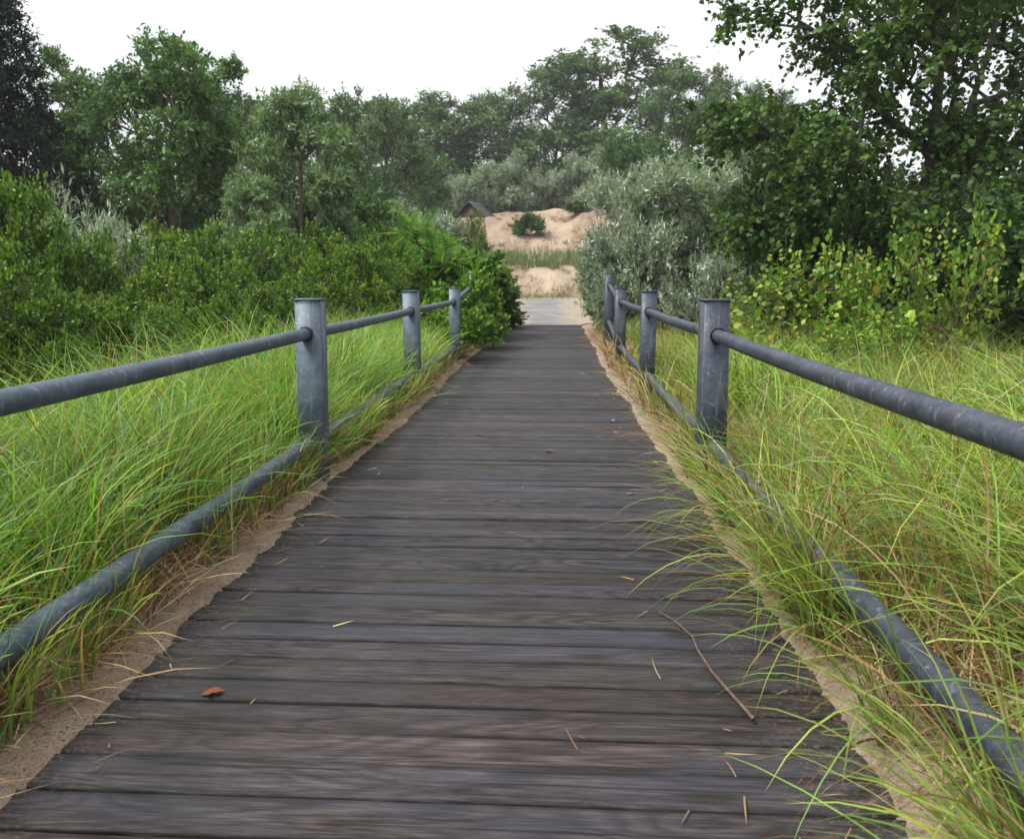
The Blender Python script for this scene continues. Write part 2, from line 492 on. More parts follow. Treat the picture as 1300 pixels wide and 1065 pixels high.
def metal_mat(name, rusty=0.3):
    m, nt, out = new_mat(name)
    tc = nt.nodes.new("ShaderNodeTexCoord"); v = tc.outputs["Object"]
    vo = nt.nodes.new("ShaderNodeTexVoronoi"); vo.inputs["Scale"].default_value = 70; nt.links.new(v, vo.inputs["Vector"])
    sp = nt.nodes.new("ShaderNodeSeparateColor"); nt.links.new(vo.outputs["Color"], sp.inputs[0])
    n1 = noise(nt, v, 9, 5, 0.65)
    st = noise(nt, mapping(nt, v, (30, 30, 3)), 1.0, 4, 0.6)
    c = ramp(nt, n1, [(0.3, (0.045, 0.066, 0.092)), (0.55, (0.088, 0.120, 0.155)), (0.8, (0.16, 0.195, 0.235))] if rusty < .6 else [(0.3, (0.022, 0.028, 0.042)), (0.55, (0.048, 0.060, 0.085)), (0.8, (0.10, 0.115, 0.145))])  # the rustier set has tree shade put into its lower tones
    c = mixc(nt, 0.18, c, ramp(nt, sp.outputs[0], [(0, (0.04, 0.055, 0.07)), (1, (0.19, 0.22, 0.25))]))
    c = mixc(nt, ramp(nt, st, [(0.58, 0.0), (0.75, 0.5)]), c, (0.38, 0.40, 0.42))
    c = mixc(nt, ramp(nt, noise(nt, v, 30, 4, 0.7), [(0.63, 0.0), (0.72, 0.35)]), c, (0.50, 0.51, 0.52))
    c = mixc(nt, ramp(nt, noise(nt, v, 5.5, 5, 0.7), [(0.58, 0.0), (0.74, rusty)]), c, (0.10, 0.055, 0.035))
    p = nt.nodes.new("ShaderNodeBsdfPrincipled")
    nt.links.new(c, p.inputs["Base Color"]); p.inputs["Metallic"].default_value = 0.35
    nt.links.new(ramp(nt, n1, [(0.3, 0.42), (0.7, 0.62)]), p.inputs["Roughness"])
    b = nt.nodes.new("ShaderNodeBump"); b.inputs["Strength"].default_value = 0.25; b.inputs["Distance"].default_value = 0.002
    nt.links.new(math_(nt, 'ADD', n1, st), b.inputs["Height"]); nt.links.new(b.outputs[0], p.inputs["Normal"])
    nt.links.new(p.outputs[0], out.inputs[0])
    return m


def simple_mat(name, c0, c1, scale=20, rough=0.8, stretch=(1, 1, 1), bump=0.3):
    m, nt, out = new_mat(name)
    tc = nt.nodes.new("ShaderNodeTexCoord")
    n = noise(nt, mapping(nt, tc.outputs["Object"], stretch), scale, 5, 0.65)
    p = nt.nodes.new("ShaderNodeBsdfPrincipled"); p.inputs["Roughness"].default_value = rough
    nt.links.new(ramp(nt, n, [(0.3, c0), (0.72, c1)]), p.inputs["Base Color"])
    b = nt.nodes.new("ShaderNodeBump"); b.inputs["Strength"].default_value = bump; b.inputs["Distance"].default_value = 0.01
    nt.links.new(n, b.inputs["Height"]); nt.links.new(b.outputs[0], p.inputs["Normal"])
    nt.links.new(p.outputs[0], out.inputs[0])
    return m


M_WOOD = wood_mat()
M_SAND = sand_mat()
M_METAL = metal_mat("galvanised_steel", 0.25)
M_METAL_D = metal_mat("shaded_rusty_steel", 0.65)  # rustier copy of the steel, its colour darkened as tree shade
def path_mat():
    m, nt, out = new_mat("grey_paving")
    tc = nt.nodes.new("ShaderNodeTexCoord"); v = tc.outputs["Object"]
    c = ramp(nt, noise(nt, mapping(nt, v, (0.5, 1.6, 1)), 1.2, 5, 0.65), [(0.35, (0.15, 0.145, 0.15)), (0.5, (0.23, 0.225, 0.23)), (0.65, (0.31, 0.30, 0.30))])
    c = mixc(nt, ramp(nt, noise(nt, v, 90, 3, 0.8), [(0.4, 0.35), (0.6, 0.0)]), c, (0.09, 0.088, 0.09))
    sx = nt.nodes.new("ShaderNodeSeparateXYZ"); nt.links.new(v, sx.inputs[0])
    side = math_(nt, 'MULTIPLY', math_(nt, 'ABSOLUTE', math_(nt, 'ADD', sx.outputs[0], 0.45)), 0.22)
    drift = math_(nt, 'ADD', side, noise(nt, mapping(nt, v, (1, .5, 1)), 1.6, 5, 0.7))
    c = mixc(nt, ramp(nt, drift, [(0.58, 0.0), (0.74, 0.9)]), c, (0.36, 0.29, 0.215))
    p = nt.nodes.new("ShaderNodeBsdfPrincipled"); p.inputs["Roughness"].default_value = 0.85
    nt.links.new(c, p.inputs["Base Color"]); nt.links.new(p.outputs[0], out.inputs[0])
    return m


M_PATH = path_mat()
M_STRAW = leaf_mat("straw", 0.15, 0.7)

# ------------------------------------------------------------------ world and light
SUN_EL, SUN_AZ = R(60), R(-105)          # azimuth from +Y towards +X
w = bpy.data.worlds.new("World"); scene.world = w; w.use_nodes = True
nt = w.node_tree; nt.nodes.clear()
wo = nt.nodes.new("ShaderNodeOutputWorld"); bg = nt.nodes.new("ShaderNodeBackground")
sky = nt.nodes.new("ShaderNodeTexSky"); sky.sky_type = 'NISHITA'; sky.sun_disc = False
sky.sun_elevation = SUN_EL; sky.sun_rotation = SUN_AZ
sky.air_density = 1.0; sky.dust_density = 4.0; sky.ozone_density = 1.0
hs = nt.nodes.new("ShaderNodeHueSaturation"); hs.inputs["Saturation"].default_value = 0.22; hs.inputs["Value"].default_value = 1.0
nt.links.new(sky.outputs[0], hs.inputs["Color"])
# thin bright overcast: soft cloud variation over the desaturated sky
tcw = nt.nodes.new("ShaderNodeTexCoord")
cl = noise(nt, mapping(nt, tcw.outputs["Generated"], (1.2, 1.2, 3.0)), 2.2, 5, 0.55)
cloud = ramp(nt, cl, [(0.3, (7.0, 7.3, 7.8)), (0.62, (10.5, 10.6, 10.8))])
skyc = mixc(nt, 0.6, hs.outputs[0], cloud)
nt.links.new(skyc, bg.inputs["Color"]); bg.inputs["Strength"].default_value = 0.10
nt.links.new(bg.outputs[0], wo.inputs["Surface"])

sl = bpy.data.lights.new("sun", 'SUN'); sl.energy = 2.2; sl.angle = R(12); sl.color = (1.0, 0.96, 0.90)
so = bpy.data.objects.new("sun", sl); COL.objects.link(so)
sd = Vector((math.sin(SUN_AZ) * math.cos(SUN_EL), math.cos(SUN_AZ) * math.cos(SUN_EL), math.sin(SUN_EL)))
so.rotation_euler = (-sd).to_track_quat('-Z', 'Y').to_euler()
so.location = (0, 0, 30)

vs = scene.view_settings
vs.view_transform = 'Standard'; vs.look = 'None'; vs.exposure = 0.74; vs.gamma = 1.0
vs.use_curve_mapping = False
scene.cycles.max_bounces = 7; scene.cycles.diffuse_bounces = 3; scene.cycles.glossy_bounces = 2
scene.cycles.transmission_bounces = 4; scene.cycles.transparent_max_bounces = 4
scene.cycles.volume_bounces = 0
scene.cycles.use_denoising = True
scene.cycles.use_adaptive_sampling = True

# ------------------------------------------------------------------ ground
def span(a, b, s): return np.arange(a, b, s)


def build_ground():
    xs = np.concatenate([-np.geomspace(450, 14, 24), span(-14, -4, 0.5), span(-4, -2.2, 0.12), span(-2.2, -1.1, 0.022), span(-1.1, 0.5, 0.2),
                         span(0.5, 1.5, 0.022), span(1.5, 4, 0.12), span(4, 14, 0.5), np.geomspace(14, 450, 24)])
    ys = np.concatenate([-np.geomspace(120, 8, 12), span(-8, 0.6, 0.4), span(0.6, 6, 0.028), span(6, 12, 0.06), span(12, 24, 0.15),
                         span(24, 37, 0.4), span(37, 66, 0.2), np.geomspace(66, 700, 28)])
    X, Y = np.meshgrid(xs, ys)
    Z = ground(X, Y)
    v = np.stack([X, Y, Z], -1).reshape(-1, 3)
    nx, ny = len(xs), len(ys)
    i = np.arange(nx - 1)[None] + (np.arange(ny - 1) * nx)[:, None]
    q = np.stack([i, i + 1, i + nx + 1, i + nx], -1).reshape(-1, 4)
    me = mesh_np("ground", v, quads=q, smooth=True, mats=[M_SAND])
    tag(link("ground", me), None, None, kind="structure")


def build_path():
    xs = np.linspace(-2.35, 1.45, 20); ys = np.linspace(22.14, 37.4, 50)
    X, Y = np.meshgrid(xs, ys)
    wob = 0.7 * fbm(Y * 0.6, Y * 0, 41, 4)
    X = -.45 + (X + .45) * (1 + wob / 1.9)
    Z = np.maximum(ground(X, Y), -0.03) + 0.035
    v = np.stack([X, Y, Z], -1).reshape(-1, 3)
    nx = 20; i = np.arange(nx - 1)[None] + (np.arange(49) * nx)[:, None]
    q = np.stack([i, i + 1, i + nx + 1, i + nx], -1).reshape(-1, 4)
    tag(link("path", mesh_np("path", v, quads=q, smooth=True, mats=[M_PATH])), None, None, kind="structure")


def build_boardwalk():
    s = Soup(); es = []
    y = -1.6
    r = np.random.default_rng(5)
    while y < 22.05:
        wd = 0.132 + r.normal(0, 0.002)
        x0, x1 = -1.78 + r.normal(0, .01), 1.22 + r.normal(0, .01)
        nx = 26
        xs = np.linspace(x0, x1, nx)
        c = 0.007
        zt = r.normal(0, 0.0024); tilt = r.normal(0, 0.0022); bow = r.normal(0, 0.002)
        prof = [(0.0, -0.038), (0.0, -c), (c, 0.0), (.021, -.0002), (wd * .5, -0.0012), (wd - .021, -.0002), (wd - c, 0.0), (wd, -c), (wd, -0.038)]
        edge = [1, 1, .85, 0, 0, 0, .85, 1, 1]; es.extend(edge * nx)
        ph = r.uniform(0, 10)
        rings = []
        for xx in xs:
            e0 = 0.0022 * math.sin(xx * 2.3 + ph) + r.normal(0, .0005); e1 = 0.0022 * math.sin(xx * 1.9 + ph * 2) + r.normal(0, .0005)
            ring = []
            for k, (dy, dz) in enumerate(prof):
                ee = e0 if k <= 3 else (e1 if k >= 5 else 0)
                ring.append((xx, y + dy + ee + bow * (xx / 1.5) ** 2, dz + zt + tilt * (dy / wd - .5) * 2 + 0.001 * math.sin(xx * 3 + ph)))
            rings.append(ring)
        v = np.array(rings).reshape(-1, 3); k = len(prof)
        q = []
        for a in range(nx - 1):
            for b in range(k - 1):
                q.append([a * k + b, (a + 1) * k + b, (a + 1) * k + b + 1, a * k + b + 1])
        q = [[f[3], f[2], f[1], f[0]] for f in q]
        s.add(v, q=q, c=(r.uniform(), r.uniform(), r.uniform()))
        y += wd + 0.0055 + abs(r.normal(0, 0.0035))
    me = s.mesh("boardwalk", [M_WOOD])
    at_ = me.attributes.new("Edge", 'FLOAT', 'POINT'); at_.data.foreach_set("value", np.array(es, np.float32))
    tag(link("boardwalk", me), None, None, kind="structure")


# ------------------------------------------------------------------ fences
def box(s, cx, cy, z0, z1, hx, hy, ch=0.008, col=(1, 1, 1)):
    """box with chamfered upright edges"""
    pts = [(hx - ch, -hy), (hx, -hy + ch), (hx, hy - ch), (hx - ch, hy), (-hx + ch, hy), (-hx, hy - ch), (-hx, -hy + ch), (-hx + ch, -hy)]
    v = [(cx + a, cy + b, z0) for a, b in pts] + [(cx + a, cy + b, z1) for a, b in pts]
    q = [[i, (i + 1) % 8, (i + 1) % 8 + 8, i + 8] for i in range(8)]
    v += [(cx, cy, z0), (cx, cy, z1)]
    t = [[16, (i + 1) % 8, i] for i in range(8)] + [[17, i + 8, (i + 1) % 8 + 8] for i in range(8)]
    s.add(v, q=q, t=t, c=col)


def pipe(pts, r, sides=20):
    """smooth pipe through a few points, closed at the ends"""
    s = Soup(); pts = np.array(pts, float); n = len(pts)
    d = norm(np.gradient(pts, axis=0))
    a = norm(np.cross(d, np.array([[0, 0, 1.]]))); b = np.cross(a, d)
    th = np.arange(sides) * 2 * math.pi / sides
    v = (pts[:, None] + r * (a[:, None] * np.cos(th)[None, :, None] + b[:, None] * np.sin(th)[None, :, None])).reshape(-1, 3)
    k = np.arange(sides); k2 = (k + 1) % sides
    q = np.concatenate([np.stack([k + i * sides, k2 + i * sides, k2 + (i + 1) * sides, k + (i + 1) * sides], 1) for i in range(n - 1)])
    s.add(v, q=q)
    return s


POST_Y = [-2.1, 1.32, 4.80, 8.28, 11.75, 14.45]
POST_LIFT = [0, 0, 0, 0, 0.0, 0.23]


def build_fence(X, label, tops, dark):
    root = empty("pipe_fence", (X, 0, 0))
    tag(root, label, "fence")
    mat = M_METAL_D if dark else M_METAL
    hw = 0.078
    zt = [1.135 + l for l in POST_LIFT]
    for i, y in enumerate(POST_Y):
        s = Soup(); box(s, 0, 0, -0.25, zt[i] - 0.012, hw, hw, 0.010)
        p = link("post", s.mesh("post", [mat]), root); p.location = (0, y, 0)
        lean = [0, 0, 0.3, -0.5, 0.4, -0.3][i] * (1 if X < 0 else -1)
        p.rotation_euler = (0, R(lean), R([0, 3, 2, -3, 2, 4][i]))
        s = Soup(); box(s, 0, 0, zt[i] - 0.010, zt[i], hw + .004, hw + .004, 0.008)
        link("post_cap", s.mesh("post_cap", [mat]), p)
    zr = [(0.925 + l) for l in POST_LIFT]
    zl = [((0.255 if X < 0 else 0.275) + l) for l in POST_LIFT]
    for zz, rr, nm in ((zr, 0.037, "top_rail"), (zl, 0.042, "bottom_rail")):
        for i in range(len(POST_Y) - 1):
            y0, y1 = POST_Y[i] + hw - 0.004, POST_Y[i + 1] - hw + 0.004
            t = np.linspace(0, 1, 9)
            sag = -0.008 * np.sin(t * math.pi)
            pts = np.stack([0.006 * np.sin(t * 5 + i), y0 + (y1 - y0) * t, zz[i] + (zz[i + 1] - zz[i]) * t + sag], 1)
            pts[0, 0] = 0; pts[-1, 0] = 0
            o = link(nm, pipe(pts, rr).mesh(nm, [mat], True), root)
            for e, yy, sg in ((0, POST_Y[i] + hw, 1), (1, POST_Y[i + 1] - hw, -1)):
                zc = zz[i + e]
                c = pipe([(0, yy - sg * 0.002, zc), (0, yy + sg * 0.012, zc), (0, yy + sg * 0.026, zc), (0, yy + sg * 0.030, zc)], rr + 0.009, 20)
                # close the collar's outer face with a ring
                link("collar", c.mesh("collar", [mat], True), o)
    return root


# ------------------------------------------------------------------ grass
GREENS = np.array([[0.21, 0.40, 0.06], [0.27, 0.45, 0.09], [0.15, 0.34, 0.055], [0.34, 0.50, 0.12], [0.14, 0.33, 0.11]])
GREENS_R = np.array([[0.24, 0.38, 0.06], [0.31, 0.44, 0.09], [0.18, 0.34, 0.055], [0.40, 0.50, 0.13], [0.17, 0.33, 0.11]])
STRAW = np.array([[0.38, 0.27, 0.13], [0.28, 0.165, 0.08], [0.48, 0.38, 0.22], [0.20, 0.105, 0.055]])
BLUEG = np.array([[0.15, 0.26, 0.15], [0.20, 0.32, 0.20]])


def pick(pal, n, var=0.18, r=rng):
    c = pal[r.integers(0, len(pal), n)]
    return np.clip(c * (1 + r.normal(0, var, (n, 1))) * (1 + r.normal(0, 0.05, (n, 3))), 0.004, 0.8)


def grass_field(name, label, xr, yr, n, Lr, wr, dens, straw, az_fn, seed, lean=(0.10, 0.28), bend=(0.5, 1.5), S=5, tuft=5, pal=GREENS):
    r = np.random.default_rng(seed)
    tuft = 24
    nt_ = n // tuft
    x = r.uniform(*xr, nt_ * 3); y = r.uniform(*yr, nt_ * 3)
    k = r.uniform(0, 1, len(x)) < dens(x, y)
    x, y = x[k][:nt_], y[k][:nt_]
    nt_ = len(x)
    tl = np.where(r.uniform(0, 1, nt_) < .22, r.uniform(1.0, 1.25, nt_), r.uniform(0.62, 1.0, nt_)); tsp = r.uniform(.035, .085, nt_); thu = r.normal(0, .16, nt_); taz = az_fn(x, y) + r.normal(0, 0.9, nt_)
    hue = fbm(x * 0.8, y * 0.8, seed, 3)
    ox = r.normal(0, 1, nt_ * tuft) * np.repeat(tsp, tuft); oy = r.normal(0, 1, nt_ * tuft) * np.repeat(tsp, tuft)
    fan = np.arctan2(oy, ox)
    x = np.repeat(x, tuft) + ox; y = np.repeat(y, tuft) + oy
    # roots keep off the open deck
    x = np.where((x > edge_l(y) - 0.03 - .22 * np.clip(.25 + fbm(y * 1.4, y * 0 + 2, 91, 3), 0, 1)) & (x < -0.3) & (y < 22), edge_l(y) - 0.03 - .22 * np.clip(.25 + fbm(y * 1.4, y * 0 + 2, 91, 3), 0, 1) - np.abs(r.normal(0, 0.05, len(x))), x)
    x = np.where((x < edge_r(y) + 0.04) & (x > -0.3) & (y < 22), edge_r(y) + 0.04 + np.abs(r.normal(0, 0.06, len(x))), x)
    m = len(x)
    z = ground(x, y) - 0.01
    L = (1 - 0.55 * np.exp(-((x + 1.45) / 0.27) ** 2) - 0.40 * np.exp(-((x - 1.08) / 0.18) ** 2)) * r.uniform(*Lr, m) * np.repeat(tl, tuft) * (0.82 + 0.8 * (0.25 + fbm(x * 0.9, y * 0.9, seed + 3, 3)))
    wd = r.uniform(*wr, m)
    az = np.where(r.uniform(0, 1, m) < .62, fan + r.normal(0, .4, m), np.repeat(taz, tuft) + r.normal(0, 0.6, m))
    th0 = np.abs(r.normal(lean[0], lean[1], m)); bd = r.uniform(*bend, m) * (0.5 + 0.7 * L / Lr[1])
    c = pick(pal, m, 0.2, r) * (1 + 0.9 * np.repeat(hue, tuft) + np.repeat(thu, tuft))[:, None]
    isb = r.uniform(0, 1, m) < 0.05
    c[isb] = pick(BLUEG, isb.sum(), 0.1, r)
    oldt = np.repeat(r.uniform(0, 1, nt_) < .13, tuft) * .45
    sm = r.uniform(0, 1, m) < straw(x, y) + oldt
    c[sm] = pick(STRAW, sm.sum(), 0.2, r)
    tip = c * np.array([1.1, 1.03, 0.9]); base = c * np.array([1.05, 0.95, 1.0])
    yel = r.uniform(0, 1, m) < 0.04
    tip[yel] = pick(np.array([[0.45, 0.38, 0.06], [0.42, 0.30, 0.08]]), yel.sum(), .15, r)
    s = Soup()
    root = np.stack([x, y, z], 1)
    ribbon_blades(s, root, L, wd, az, th0, bd, np.clip(base, 0, .8), np.clip(tip, 0, .8), S=S, twist=r.normal(0, 0.6, m))
    return s, label


def finish_stuff(name, s, label, mat):
    o = link(name, s.mesh(name, [mat]))
    return tag(o, label, "grass", kind="stuff")


def build_grass():
    # left verge: dense and bright
    def densL(x, y):
        xb = np.interp(y, [0, 4.5, 6, 9, 14, 21], [-2.75, -2.65, -2.75, -3.3, -3.9, -4.1]) + .5 * fbm(y * .8, y * 0, 3)
        w_ = sstep(-.35, .1, x - xb)
        near = sstep(5.2, 4.2, y)
        thin = (1 - 0.60 * np.exp(-((x + 1.55) / 0.13) ** 2)) * (1 - near * .80 * sstep(-1.80, -1.62, x)) + 0.9 * np.exp(-(((y - 4.75) / .3) ** 2 + ((x + 1.5) / .2) ** 2))
        return w_ * thin * np.where((y > 9.5) & (x > -2.2), 0.6, 1)
    azL = lambda x, y: np.where(x > -1.8, 0.4, 2.6) + 0.8 * np.sin(x * 1.7 + y)
    strawL = lambda x, y: 0.06 + 0.28 * sstep(-1.75, -1.45, x)
    s, l = grass_field("g", "", (-3.3, -1.34), (0.7, 5.8), 20000, (0.48, 0.98), (0.005, 0.0115), densL, strawL, azL, 101, S=6)
    s2, _ = grass_field("g", "", (-4.2, -1.38), (5.8, 12.5), 20000, (0.5, 0.98), (0.008, 0.015), densL, strawL, azL, 102, S=4)
    s3, _ = grass_field("g", "", (-4.8, -1.5), (12.5, 21.5), 10000, (0.45, 0.9), (0.011, 0.018), densL, strawL, azL, 103, S=4)
    for q in (s2, s3):
        s.add(np.concatenate(q.v), q=np.concatenate(q.q), t=np.concatenate(q.t), c=np.concatenate(q.c))
    finish_stuff("beach_grass", s, "dense bright green beach grass left of the boardwalk", M_GRASS)

    # right verge: longer, yellower, arching over the deck, sand showing between
    def densR(x, y):
        a = 0.0 + 3.6 * (fbm(x * 1.0, y * 1.0, 51, 3) + 0.14)
        gap = 1 - 0.97 * np.exp(-(((x - 2.0) / 0.8) ** 2 + ((y - 13.2) / 1.8) ** 2))
        gap2 = 1 - 0.85 * np.exp(-(((x - 5.1) / 0.9) ** 2 + ((y - 8.6) / 1.1) ** 2))
        thin = np.where(y > 5.2, sstep(0.85, 1.15, x) * 0.9 + 0.1, 1) * (1 - .75 * np.exp(-((x - 1.08) / .16) ** 2))
        return np.clip(a, 0.10, 1) * gap * gap2 * thin
    azR = lambda x, y: np.where(x < 1.2, 3.3, 2.9) + 0.7 * np.sin(x * 2.1 + y * 1.3)
    strawR = lambda x, y: 0.14 + 0.25 * sstep(1.4, 0.9, x)
    s, l = grass_field("g", "", (0.84, 5.0), (0.7, 5.2), 21000, (0.45, 1.0), (0.0045, 0.010), densR, strawR, azR, 201, pal=GREENS_R, lean=(0.22, 0.32), bend=(0.7, 1.8), S=7)
    s2, _ = grass_field("g", "", (0.80, 8.0), (5.2, 12), 29000, (0.40, 0.85), (0.007, 0.013), densR, strawR, azR, 202, pal=GREENS_R, lean=(0.18, 0.3), bend=(0.6, 1.5), S=4)
    s3, _ = grass_field("g", "", (0.85, 12.0), (12, 21.8), 16000, (0.4, 0.8), (0.011, 0.018), densR, strawR, azR, 203, S=4)
    r = np.random.default_rng(207)
    nt_ = 17; tx = r.uniform(.86, .96, nt_); ty = .9 + 4.4 * r.uniform(0, 1, nt_) ** 1.2
    for k in range(nt_):
        m = int(r.integers(12, 60)); x = tx[k] + np.clip(r.normal(0, .03, m), -.06, .05); y = ty[k] + r.normal(0, .05, m)
        x = np.maximum(x, edge_r(y) + .05)
        c = pick(GREENS_R, m, .2, r) * r.uniform(.75, 1.2); sm = r.uniform(0, 1, m) < .2; c[sm] = pick(STRAW, sm.sum(), .2, r)
        ribbon_blades(s, np.stack([x, y, ground(x, y) - .01], 1), r.uniform(.3, .8, m), r.uniform(.004, .009, m), np.pi + r.normal(r.uniform(-.5, .7), .6, m), np.abs(r.normal(.3, .35, m)), r.uniform(.5, 1.9, m),
                      np.clip(c, 0, .8), np.clip(c * np.array([1.15, 1.02, .9]), 0, .8), S=7)
    for q in (s2, s3):
        s.add(np.concatenate(q.v), q=np.concatenate(q.q), t=np.concatenate(q.t), c=np.concatenate(q.c))
    finish_stuff("beach_grass", s, "long arching yellow green beach grass right of the boardwalk", M_GRASS)

    # dry thatch lying along both edges
    r = np.random.default_rng(301)
    s = Soup()
    for side, n in (("l", 14000), ("r", 20000)):
        y = r.uniform(0.8, 1, n) * 0 + 0.8 + 17 * r.uniform(0, 1, n) ** 1.7
        if side == "l": x = edge_l(y) - 0.03 - np.abs(r.normal(0, 0.40, n)) - 0.13 * r.uniform(0, 1, n) ** .6
        else: x = edge_r(y) + 0.03 + np.abs(r.normal(0, 1.1, n)) + 0.12 * r.uniform(0, 1, n) ** .6
        z = ground(x, y) + 0.002
        L = r.uniform(0.10, 0.42, n); wd = r.uniform(0.0025, 0.0055, n) * (1 + y / 9)
        c = pick(STRAW, n, 0.3, r)
        ribbon_blades(s, np.stack([x, y, z], 1), L, wd, r.uniform(0, 6.28, n), r.uniform(0.7, 1.4, n), r.uniform(0.05, 0.9, n), c, c, S=3)
    n = 260
    y = 1.0 + 17 * r.uniform(0, 1, n) ** 1.5; sd_ = r.uniform(0, 1, n) < .5
    x = np.where(sd_, edge_l(y) + np.abs(r.normal(0, .22, n)), edge_r(y) - np.abs(r.normal(0, .22, n)))
    x[:22] = r.uniform(-1.2, .7, 22)
    c = pick(STRAW, n, .3, r)
    ribbon_blades(s, np.stack([x, y, np.full(n, .008)], 1), r.uniform(.02, .13, n), r.uniform(.002, .0045, n) * (1 + y / 9), r.uniform(0, 6.28, n), np.full(n, 1.52), r.normal(0, .04, n), c, c, S=3)
    finish_stuff("dry_grass", s, "tangled brown dead grass lying along the boardwalk edges", M_STRAW)

    # grassy strips on the bank and shelf far ahead
    s = Soup(); n = 9000
    x = r.uniform(-6, 9, n * 3); y = 40.6 + r.uniform(0, 7.2, n * 3) - .22 * x
    kk = r.uniform(0, 1, n * 3) < np.clip(.30 + 5.0 * fbm(x * .6, y * .5, 77, 3), 0, 1) * sstep(48.5, 45, y) ; x = x[kk][:n]; y = y[kk][:n]; n = len(x)
    z = ground(x, y)
    ribbon_blades(s, np.stack([x, y, z], 1), r.uniform(.45, 1.0, n), r.uniform(.02, .04, n), r.uniform(0, 6.28, n), np.abs(r.normal(.1, .25, n)), r.uniform(.3, 1.2, n),
                  pick(np.array([[.13, .20, .10], [.17, .25, .13], [.16, .21, .09], [.24, .24, .12]]), n, .2, r), S=3)
    n = 2500
    x = r.uniform(-4.5, 5, n); y = 37.5 + r.normal(0, .8, n); z = ground(x, y)
    ribbon_blades(s, np.stack([x, y, z], 1), r.uniform(.12, .35, n), r.uniform(.015, .03, n), r.uniform(0, 6.28, n), np.abs(r.normal(.2, .3, n)), r.uniform(.3, 1.2, n),
                  pick(np.array([[.20, .22, .08], [.30, .25, .12]]), n, .2, r), S=3)
    for k in range(46):
        cx, cy = r.uniform(-6, 6), r.uniform(48, 58); m = int(r.integers(6, 40)); sp_ = r.uniform(.05, .3)
        x = cx + r.normal(0, sp_, m); y = cy + r.normal(0, sp_, m)
        pal_ = STRAW * .8 if r.uniform() < .5 else np.array([[.10, .15, .07], [.16, .17, .08]])
        ribbon_blades(s, np.stack([x, y, ground(x, y)], 1), r.uniform(.12, .4, m), r.uniform(.02, .04, m), r.uniform(0, 6.28, m), np.abs(r.normal(.4, .4, m)), r.uniform(.3, 1.2, m), pick(pal_, m, .2, r), S=3)
    finish_stuff("dune_grass", s, "grey green dune grass strip on the sandy bank ahead", M_GRASS)


# ------------------------------------------------------------------ trees and shrubs
def grow(base, trunks, targets, r, step=0.35, kz=0.0):
    """attach every target point to the nearest part of the tree already grown"""
    pts = []; par = []
    for tr in trunks:                      # polylines from the base
        last = -1
        for k, p in enumerate(tr):
            pts.append(np.array(p, float)); par.append(last if k else -1); last = len(pts) - 1
    root = np.array(trunks[0][0], float)
    order = np.argsort(np.linalg.norm(targets - root, axis=1))
    tips = np.zeros(len(targets), int)
    dist = [0.0] * len(pts)
    for i in range(len(pts)):
        if par[i] >= 0: dist[i] = dist[par[i]] + np.linalg.norm(pts[i] - pts[par[i]])
    A = np.array(pts); D = np.array(dist)
    for ti in order:
        t = targets[ti]
        dv = t - A
        ln = np.linalg.norm(dv, axis=1)
        cost = ln + 0.30 * D + 0.9 * np.maximum(0, A[:, 2] - t[2] + 0.15 * ln)
        j = int(np.argmin(cost))
        a = A[j]; L = ln[j]; k = max(1, int(L / step))
        prev = j; newp = []
        side = r.normal(0, 0.10, 3) * L
        for s_ in range(1, k + 1):
            f = s_ / k
            p = a + (t - a) * f + side * math.sin(f * math.pi) + np.array([0, 0, 0.08 * L * math.sin(f * math.pi)])
            if s_ < k: p = p + r.normal(0, 0.02 * step, 3)
            pts.append(p); par.append(prev); D = np.append(D, D[prev] + L / k); prev = len(pts) - 1
            newp.append(p)
        A = np.vstack([A, newp])
        tips[ti] = prev
    return A, np.array(par), tips


